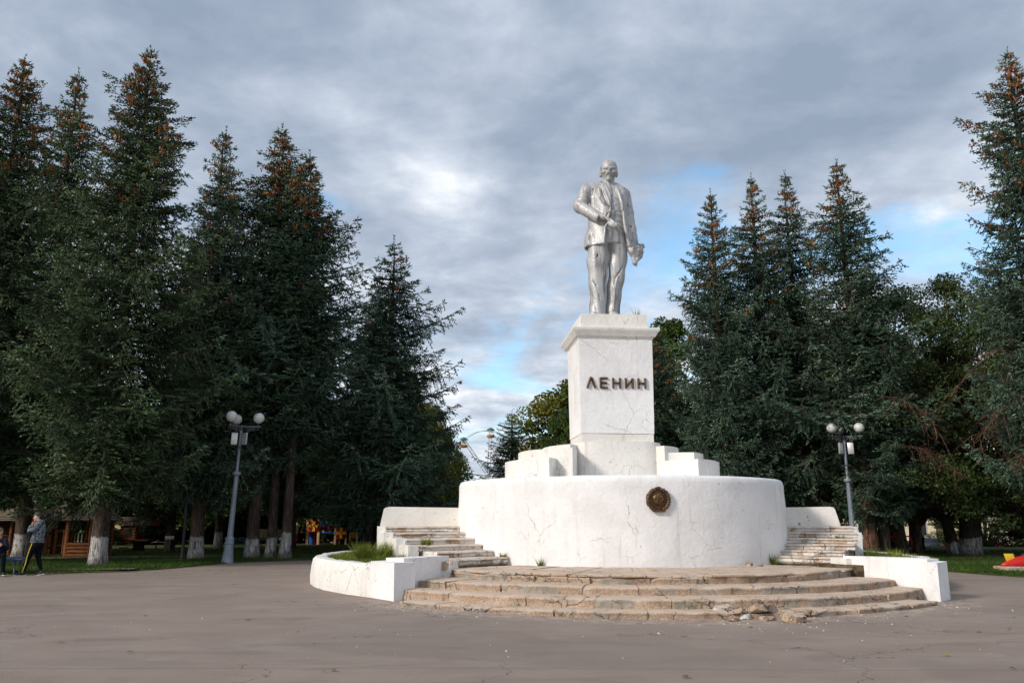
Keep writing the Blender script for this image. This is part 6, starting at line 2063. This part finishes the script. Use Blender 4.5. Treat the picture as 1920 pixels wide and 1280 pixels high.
bm = bmesh.new(); box(bm, (.4, 0, .10), (.35, 1.5, .04)); link('wing', bm_mesh('wing', bm, 'auto', .015), M['red'], ap)
bm = bmesh.new(); ball(bm, (.25, 0, .33), (.22, .13, .10), 14, 8); link('cockpit', bm_mesh('cockpit', bm, True), M['black'], ap)


# ------------------------------------------------------------------ parked cars
def car(x, y, z, rz, paint, label, kind='hatch'):
    root = empty('parked_car', (x, y, z), rz, label, 'car', 'cars parked along the street')
    def prof(pts, hw0, hw1, zm, name, m_):
        bm = bmesh.new(); L_, R_2 = [], []
        for px_, pz_ in pts:
            w = hw0 if pz_ < zm else hw1
            L_.append(bm.verts.new((px_, -w, pz_))); R_2.append(bm.verts.new((px_, w, pz_)))
        bm.faces.new(L_); bm.faces.new(R_2[::-1])
        n_ = len(pts)
        for i in range(n_): bm.faces.new((L_[i], R_2[i], R_2[(i + 1) % n_], L_[(i + 1) % n_]))
        return link(name, bm_mesh(name, bm, 'auto', .05), M[m_], root)
    tail = 2.0 if kind == 'estate' else 1.8
    prof([(-2.1, .30), (2.05, .30), (2.12, .55), (2.0, .82), (1.0, .92), (-1.9, .92), (-2.15, .75), (-2.18, .45)], .86, .84, .5, 'body', paint)
    prof([(-1.0, .90), (1.9 if kind == 'estate' else 1.55, .90), (tail - .45 if kind == 'estate' else .95, 1.43), (.2, 1.48), (-.35, 1.44)], .80, .66, 1.0, 'cabin', paint)
    gl = prof([(-.88, .95), (1.70 if kind == 'estate' else 1.38, .95), (1.42 if kind == 'estate' else .90, 1.36), (.2, 1.40), (-.33, 1.36)], .812, .69, 1.0, 'windows', 'glass_dark')
    for wx in (-1.35, 1.3):
        for wy in (-.80, .80):
            bm = bmesh.new(); lathe(bm, [(.30, -.09), (.33, -.06), (.33, .06), (.30, .09)], 18); bm.transform(Matrix.Translation((wx, wy, .33)) @ Matrix.Rotation(math.pi / 2, 4, 'X'))
            w_ = link('wheel', bm_mesh('wheel', bm, 'auto'), M['tyre'], root)
            bm = bmesh.new(); lathe(bm, [(.20, -.10), (.20, .10)], 14); bm.transform(Matrix.Translation((wx, wy, .33)) @ Matrix.Rotation(math.pi / 2, 4, 'X'))
            link('rim', bm_mesh('rim', bm, 'auto'), M['alu'], w_)
    for sy in (-.6, .6):
        bm = bmesh.new(); box(bm, (-2.14, sy, .66), (.08, .34, .14)); link('headlight', bm_mesh('headlight', bm, 'auto', .02), M['white_iron'], root)
        bm = bmesh.new(); box(bm, (2.06, sy, .72), (.06, .28, .14)); link('tail_light', bm_mesh('tail_light', bm, 'auto', .02), M['red'], root)
    return root


for u, Y, rz, pn, lb, kd in ((452, 78, .15, 'car_white', 'white car seen between the left lamp and the scarred trunk', 'hatch'), (489, 80, .1, 'car_white', 'pale car seen just right of the scarred limewashed trunk', 'hatch'),
                             (522, 82, 0, 'car_dark', 'dark car roof glinting between the slim limewashed trunks', 'estate'), (222, 70, 1.2, 'car_dark', 'dark car with a shiny wheel behind the stump cabin', 'hatch'),
                             (1634, 88, .2, 'car_blue', 'blue hatchback parked left of the red play arch', 'hatch'), (1684, 86, 3.0, 'car_dark', 'dark blue van-like car behind the red play arch', 'estate'),
                             (1742, 84, 3.1, 'car_dark', 'dark estate car parked just right of the red play arch', 'estate'), (1795, 84, .1, 'car_red', 'red car glimpsed between two leaning lime stems', 'hatch'),
                             (1832, 86, 3.1, 'car_red', 'second red car, right of the thick lime trunk', 'hatch')):
    q = at_y(u, 1010, Y); car(q.x, Y, far_ground(q.x, Y), rz, pn, lb, kd)


# ------------------------------------------------------------------ buildings beyond the trees
def building(x0, x1, y, z, H, wall, label, base='grey_wall', rz=0.0, nfl=2, hue='glass_dark', depth=12):
    root = empty('building', ((x0 + x1) / 2, y, z), rz, label, 'building'); w_ = x1 - x0
    bm = bmesh.new(); box(bm, (0, depth / 2, H / 2), (w_, depth, H)); link('wall', bm_mesh('wall', bm), M[wall], root)
    bm = bmesh.new(); box(bm, (0, depth / 2, .1), (w_ + .1, depth + .1, .5)); link('plinth_course', bm_mesh('plinth_course', bm), M[base], root)
    bm = bmesh.new(); prism(bm, [(-w_ / 2 - .5, -.5), (w_ / 2 + .5, -.5), (w_ / 2 + .5, depth + .5), (-w_ / 2 - .5, depth + .5)], H + .003, H + .25)
    q = [v for v in bm.verts if v.co.z > H + .1]
    r1 = bm.verts.new((-w_ / 2 + 3, depth / 2, H + 2.4)); r2 = bm.verts.new((w_ / 2 - 3, depth / 2, H + 2.4))
    bm.faces.new((q[0], q[1], r2, r1)); bm.faces.new((q[2], q[3], r1, r2)); bm.faces.new((q[1], q[2], r2)); bm.faces.new((q[3], q[0], r1))
    link('roof', bm_mesh('roof', bm), M['roof_grey'], root)
    n_ = int(w_ / 3.2)
    wm = None
    for f_ in range(nfl):
        for i in range(n_):
            x = -w_ / 2 + (i + .5) * w_ / n_; zc = 2.1 + f_ * 3.0
            bm = bmesh.new(); box(bm, (x, -.03, zc), (1.35, .08, 1.6)); fw = link('window', bm_mesh('window', bm), M['white_iron'], root)
            bm = bmesh.new(); box(bm, (x, -.075, zc), (1.15, .03, 1.4)); link('pane', bm_mesh('pane', bm), M[hue], fw)
    return root


building(-49, -34, 104, -.75, 6.8, 'yellow_wall', 'long ochre-yellow building seen under the spruces on the left')
building(27, 52, 104, -1.55, 8.4, 'pale_wall', 'pale yellow building glimpsed through the limes beyond the play frame')
building(54, 92, 98, -1.55, 5.2, 'pale_wall', 'low pale building with grey base beyond the limes at the far right')

# ------------------------------------------------------------------ ferris wheel far behind
YF = 170.0
hb_ = at_y(916, 892, YF)
fw = empty('ferris_wheel', (hb_.x, YF, hb_.z), math.radians(38), 'white ferris wheel far beyond the low spruce, teal-roofed orange cabins', 'ferris wheel')
RW = (at_y(925, 812, YF).z - hb_.z) * 1.06
for dy in (-.5, .5):
    bm = bmesh.new(); tube(bm, [(RW * math.cos(a), dy, RW * math.sin(a)) for a in np.linspace(0, 2 * math.pi, 49)], .06, 5, caps=False); link('rim', bm_mesh('rim', bm, True), M['white_iron'], fw)
for i in range(8):
    a = math.radians(87 + 45 * i); d = Vector((math.cos(a), 0, math.sin(a))); nr = Vector((-d.z, 0, d.x))
    bm = bmesh.new()
    for dy in (-.5, .5): tube(bm, [Vector((0, dy, 0)), d * RW + Vector((0, dy, 0))], .075, 5)
    for k_ in range(9): tube(bm, [d * (RW * k_ / 9) + Vector((0, -.5 if k_ % 2 else .5, 0)), d * (RW * (k_ + 1) / 9) + Vector((0, .5 if k_ % 2 else -.5, 0))], .04, 4)
    link('spoke', bm_mesh('spoke', bm), M['white_iron'], fw)
    c = d * (RW + .1) - Vector((0, 0, 1.0))
    g = link('cabin', bpy.data.meshes.new('cabin'), None, fw)
    bm = bmesh.new(); lathe(bm, [(.25, -.55), (.75, -.45), (.85, .0), (.80, .05)], 12); bm.transform(Matrix.Translation(c)); g.data = bm_mesh('cabin', bm, 'auto'); g.data.materials.append(M['orange'])
    bm = bmesh.new(); lathe(bm, [(.85, 1.05), (.80, 1.2), (.3, 1.55), (0, 1.6)], 12); bm.transform(Matrix.Translation(c)); link('cabin_roof', bm_mesh('cabin_roof', bm, 'auto'), M['teal'], g)
    bm = bmesh.new(); tube(bm, [c + Vector((0, 0, -.3)), c + Vector((0, 0, 1.3))], .05, 5); tube(bm, [c + Vector((.7, 0, 0)), c + Vector((.7, 0, 1.1))], .025, 4); tube(bm, [c + Vector((-.7, 0, 0)), c + Vector((-.7, 0, 1.1))], .025, 4)
    link('cabin_post', bm_mesh('cabin_post', bm), M['white_iron'], g)
for sx in (-1, 1):
    for dy in (-1.2, 1.2):
        bm = bmesh.new(); tube(bm, [(0, dy, 0), (sx * 5, dy * 2, -hb_.z - .8)], .16, 6); link('leg', bm_mesh('leg', bm), M['white_iron'], fw)

# ------------------------------------------------------------------ grass, weeds, litter
def blades(name, P, Hh, Wd, mat, seed, lean=.5, kind='stuff', tone0=.45, tv=.2):
    rg = np.random.default_rng(seed); n = len(P)
    an = rg.uniform(0, 6.28, n); h = Hh * rg.uniform(.5, 1.25, n); w = Wd * rg.uniform(.7, 1.3, n)
    V = np.empty((n, 3, 3), dtype=np.float32)
    ox = np.stack([np.cos(an), np.sin(an), np.zeros(n)], 1)
    V[:, 0] = P - ox * w[:, None]; V[:, 1] = P + ox * w[:, None]
    le = rg.normal(size=(n, 2)) * lean * h[:, None]
    V[:, 2] = P + np.stack([le[:, 0], le[:, 1], h], 1)
    F = np.arange(3 * n).reshape(-1, 3)
    T = np.repeat(np.clip(rg.normal(tone0, tv, n), 0, 1), 3)
    return np_mesh(name, V.reshape(-1, 3), F, tone=T)


def in_plaza_r(x, y):
    a = math.atan2(y - PC[1], x - PC[0]); return math.hypot(x - PC[0], y - PC[1]) / plaza_edge(a)


rg = np.random.default_rng(5)
pts = []
_edge = [plaza_edge(2 * math.pi * i / 1440) for i in range(1440)]
def sample(n, xr, yr, near_edge=False):
    X = rg.uniform(*xr, n); Y = rg.uniform(*yr, n)
    A = (np.arctan2(Y - PC[1], X - PC[0]) / (2 * math.pi) * 1440).astype(int) % 1440
    Rr = np.hypot(X - PC[0], Y - PC[1]); E = np.array(_edge)[A]
    k_ = Rr > E + .05
    if near_edge: k_ &= Rr < E + 3
    nz = np.sin(X * 1.1 + Y * .7) * np.sin(Y * 1.3 - X * .4) + rg.normal(size=n) * .5
    k_ &= nz > -.4
    k_ &= ~((np.abs(Y - (33.6 + (X + 34) * .14)) < .55) & (X < -12))
    return np.stack([X[k_], Y[k_], np.full(k_.sum(), .05)], 1)


P = np.concatenate([sample(70000, (-26, -6), (24.5, 46)), sample(42000, (10, 30), (20, 44)), sample(40000, (-18, -9), (24.5, 34), True), sample(30000, (12, 19), (20, 32), True)])
tag(link('lawn_grass', blades('lawn_grass', P, .085, .012, None, 3), M['grass_blade']), 'short lawn grass round the square, worn thin near the kerbless edge', None, kind='stuff')

pg2 = []
for side, n in ((-1, 5200), (1, 5200)):
    a = np.radians(rg.uniform(47, 104, n)); r = rg.uniform(6.75 if side < 0 else 6.5, 7.95, n)
    k_ = (np.sin(a * 23) * np.sin(r * 5) + rg.normal(size=n) * .6) > -.5
    pg2.append(np.stack([CX + side * r[k_] * np.sin(a[k_]), CY - r[k_] * np.cos(a[k_]), np.full(k_.sum(), .57)], 1))
tag(link('planter_grass', blades('planter_grass', np.concatenate(pg2) + np.array([0, 0, .03]), .105, .011, None, 4, tone0=.35), M['weed']), 'rough grass growing inside the two white planters', None, kind='stuff')


def tuft(x, y, z, r, h, n, label, seed, cat='weed', flat=1.0):
    rg = np.random.default_rng(seed)
    a = rg.uniform(0, 6.28, n); q = r * np.sqrt(rg.uniform(0, 1, n))
    P = np.stack([q * np.cos(a), q * np.sin(a) * flat, np.zeros(n)], 1)
    me = blades('weed', P, h, .012, None, seed, .35, tone0=.5)
    o = link('weed', me, M['weed'], loc=(x, y, z)); return tag(o, label, cat, 'weeds on the monument')


def polar(side, r, deg): a = math.radians(deg); return CX + side * r * math.sin(a), CY - r * math.cos(a)


x, y = polar(-1, 7.0, 66); tuft(x, y, .58, .40, .42, 1100, 'tallest clump of yellow-green grass in the left planter, against the stair cheek', 11)
x, y = polar(-1, 6.95, 58); tuft(x, y, .55, .35, .22, 500, 'low leafy weed in front of the upper left stairs', 12)
x, y = polar(-1, 6.0, 58.0); tuft(x, y, .98, .11, .16, 90, 'dark green weed growing on a left-hand stair tread', 13)
x, y = polar(-1, 4.62, 44); tuft(x, y, .70, .07, .12, 50, 'small weed at the foot of the drum on the lowest left stair', 14)
x, y = polar(-1, 4.55, 31); tuft(x, y, .52, .05, .22, 30, 'single weed stalk against the drum, left of the loose slab', 15)
x, y = polar(1, 6.75, 68); tuft(x, y, .55, .40, .30, 600, 'rough grass clump in the right planter beside the stairs', 16)
x, y = polar(1, 5.8, 69); tuft(x, y, 1.12, .12, .08, 60, 'flat tuft of grass on a right-hand stair', 17)
x, y = polar(1, 4.58, 47); tuft(x, y, .52, .05, .28, 40, 'thin climbing weed on the right flank of the drum', 18)
v = RotP @ Vector((.75, -.7, 7.45)); tuft(v.x, v.y, 7.44, .05, .28, 14, 'dry weed stalks on the pedestal top right of the statue', 19)


# loose stones
def stone(u, v, z, size, h, seed, label, rot=0.0, tilt=(0, 0), mat='step', aspect=.6, cat='stone'):
    rd = random.Random(seed); p = ground_at(u, v, z)
    bm = bmesh.new(); n = 9; a0 = rd.uniform(0, 6)
    pts = []
    for i in range(n):
        a = a0 + 2 * math.pi * i / n + rd.uniform(-.2, .2); r = size * rd.uniform(.65, 1.1) / 2
        pts.append((r * math.cos(a), r * aspect * math.sin(a)))
    A, B = prism(bm, pts, 0, h)
    bmesh.ops.triangulate(bm, faces=[f for f in bm.faces if len(f.verts) > 4])
    bmesh.ops.subdivide_edges(bm, edges=bm.edges[:], cuts=1)
    me = bm_mesh('stone', bm, 'auto')
    for vv in me.vertices: vv.co += noise.noise_vector(vv.co * (5 / max(size, .1)) + Vector((seed, 0, 0))) * size * .07
    me.update()
    o = link('loose_stone', me, M[mat], loc=(p.x, p.y, z - .01), rot=(math.radians(tilt[0]), math.radians(tilt[1]), rot))
    return tag(o, label, cat, 'broken stones on the steps')


stone(1076, 1055, .53, .78, .09, 1, 'flat grey slab lying on the landing against the drum', .1, (4, -6), aspect=.45)
stone(1357, 1060, .53, .28, .07, 2, 'small brick-coloured stone at the foot of the drum, right of the emblem', .3)
stone(1405, 1060, .53, .22, .09, 3, 'stone chip at the drum foot, right of the brick-coloured one', .8, (15, 0))
stone(1422, 1061, .53, .25, .04, 4, 'thin flake lying beside the stone chip at the drum foot')
stone(1352, 1152, -.02, .42, .16, 5, 'pale angular block at the left of the broken lowest step', .4, (8, -4), 'step_paint')
stone(1385, 1150, .03, .50, .07, 6, 'tilted slab leaning on the broken lowest step, second from left', .9, (-14, 8))
stone(1376, 1162, -.04, .30, .06, 7, 'small flat stone fallen in front of the tilted slab', 1.2, (6, 6))
stone(1400, 1158, -.03, .24, .08, 8, 'whitish lump between the two big slabs of the broken step', .2, (0, 0), 'step_paint')
stone(1425, 1148, .04, .70, .09, 9, 'largest loose slab, propped on the broken lowest step', .2, (-16, 4), aspect=.75)
stone(1440, 1160, -.03, .34, .05, 10, 'reddish flake under the right end of the largest slab', .1)
stone(1490, 1166, -.05, .48, .14, 11, 'grey-brown lump lying on the asphalt, rightmost of the broken stones', -.3, (10, 12))
stone(1375, 1137, .05, .34, .06, 12, 'short plank-like stone on the first tread, left of the largest slab', 0, (4, 0), aspect=.35)
stone(1505, 1150, .02, .52, .07, 13, 'layered stone wedge at the right of the broken step', .1, (-4, 0), aspect=.4)
stone(1460, 1152, .0, .40, .06, 14, 'low stone half under the layered wedge', .5)

# crumbs and grit round the steps
rg = np.random.default_rng(9); n = 2600
a = rg.uniform(-.80, .80, n); rr_ = 7.55 + np.abs(rg.normal(size=n)) * .55; k_ = rg.random(n)
a = np.where(k_ < .45, rg.normal(.20, .13, n), a)
X = CX + rr_ * np.sin(a); Y = 21.9 - rr_ * np.cos(a)
X2 = rg.uniform(-8, 12, 110); Y2 = rg.uniform(10, 15, 110); X = np.concatenate([X, X2]); Y = np.concatenate([Y, Y2])
Z = np.array([gz(float(x_), float(y_)) for x_, y_ in zip(X, Y)]); n = len(X)
s_ = rg.uniform(.005, .017, n) * np.where(rg.random(n) < .06, 2.0, 1)
base = np.array([[1, 0, 0], [-.5, .87, 0], [-.5, -.87, 0], [.1, 0, .9]])
V = np.empty((n, 4, 3), dtype=np.float32)
an = rg.uniform(0, 6.28, n)
for i in range(4):
    bx, by, bz = base[i]; jx = 1 + rg.normal(size=n) * .25
    V[:, i, 0] = X + s_ * jx * (bx * np.cos(an) - by * np.sin(an)); V[:, i, 1] = Y + s_ * jx * (bx * np.sin(an) + by * np.cos(an)); V[:, i, 2] = Z + s_ * bz
f = np.array([[0, 1, 3], [1, 2, 3], [2, 0, 3]]); F = (f[None] + 4 * np.arange(n)[:, None, None]).reshape(-1, 3)
M['crumb'] = plain('stone_crumbs', (.50, .43, .35), .9, var=.35, scale=12)
tag(link('stone_crumbs', np_mesh('stone_crumbs', V.reshape(-1, 3), F), M['crumb']), 'pale stone crumbs and grit scattered on the asphalt below the steps', None, kind='stuff')

# fallen leaves
rg = np.random.default_rng(10); n = 220
X = np.concatenate([rg.uniform(-9, 12, 30), rg.normal(-13, 2.5, 190)]); Y = np.concatenate([rg.uniform(6, 15, 30), rg.normal(26.0, 1.6, 190)])
an = rg.uniform(0, 6.28, n); L = rg.uniform(.03, .06, n)
V = np.empty((n, 4, 3), dtype=np.float32)
for i, (bx, by, bz) in enumerate(((1, 0, .1), (0, .55, .35), (-1, 0, .05), (0, -.55, .1))):
    V[:, i, 0] = X + L * (bx * np.cos(an) - by * np.sin(an)); V[:, i, 1] = Y + L * (bx * np.sin(an) + by * np.cos(an)); V[:, i, 2] = np.where(Y < 20, 0.012, .06) + L * bz
V[:, :, 2] += np.array([gz(float(x_), float(y_)) for x_, y_ in zip(X, Y)])[:, None]
f = np.array([[0, 1, 2], [0, 2, 3]]); F = (f[None] + 4 * np.arange(n)[:, None, None]).reshape(-1, 3)
tag(link('fallen_leaves', np_mesh('fallen_leaves', V.reshape(-1, 3), F, tone=np.repeat(rg.uniform(.3, 1, n), 4)), M['leaf_autumn']), 'scattered yellow and brown fallen leaves on the asphalt and lawn edge', None, kind='stuff')
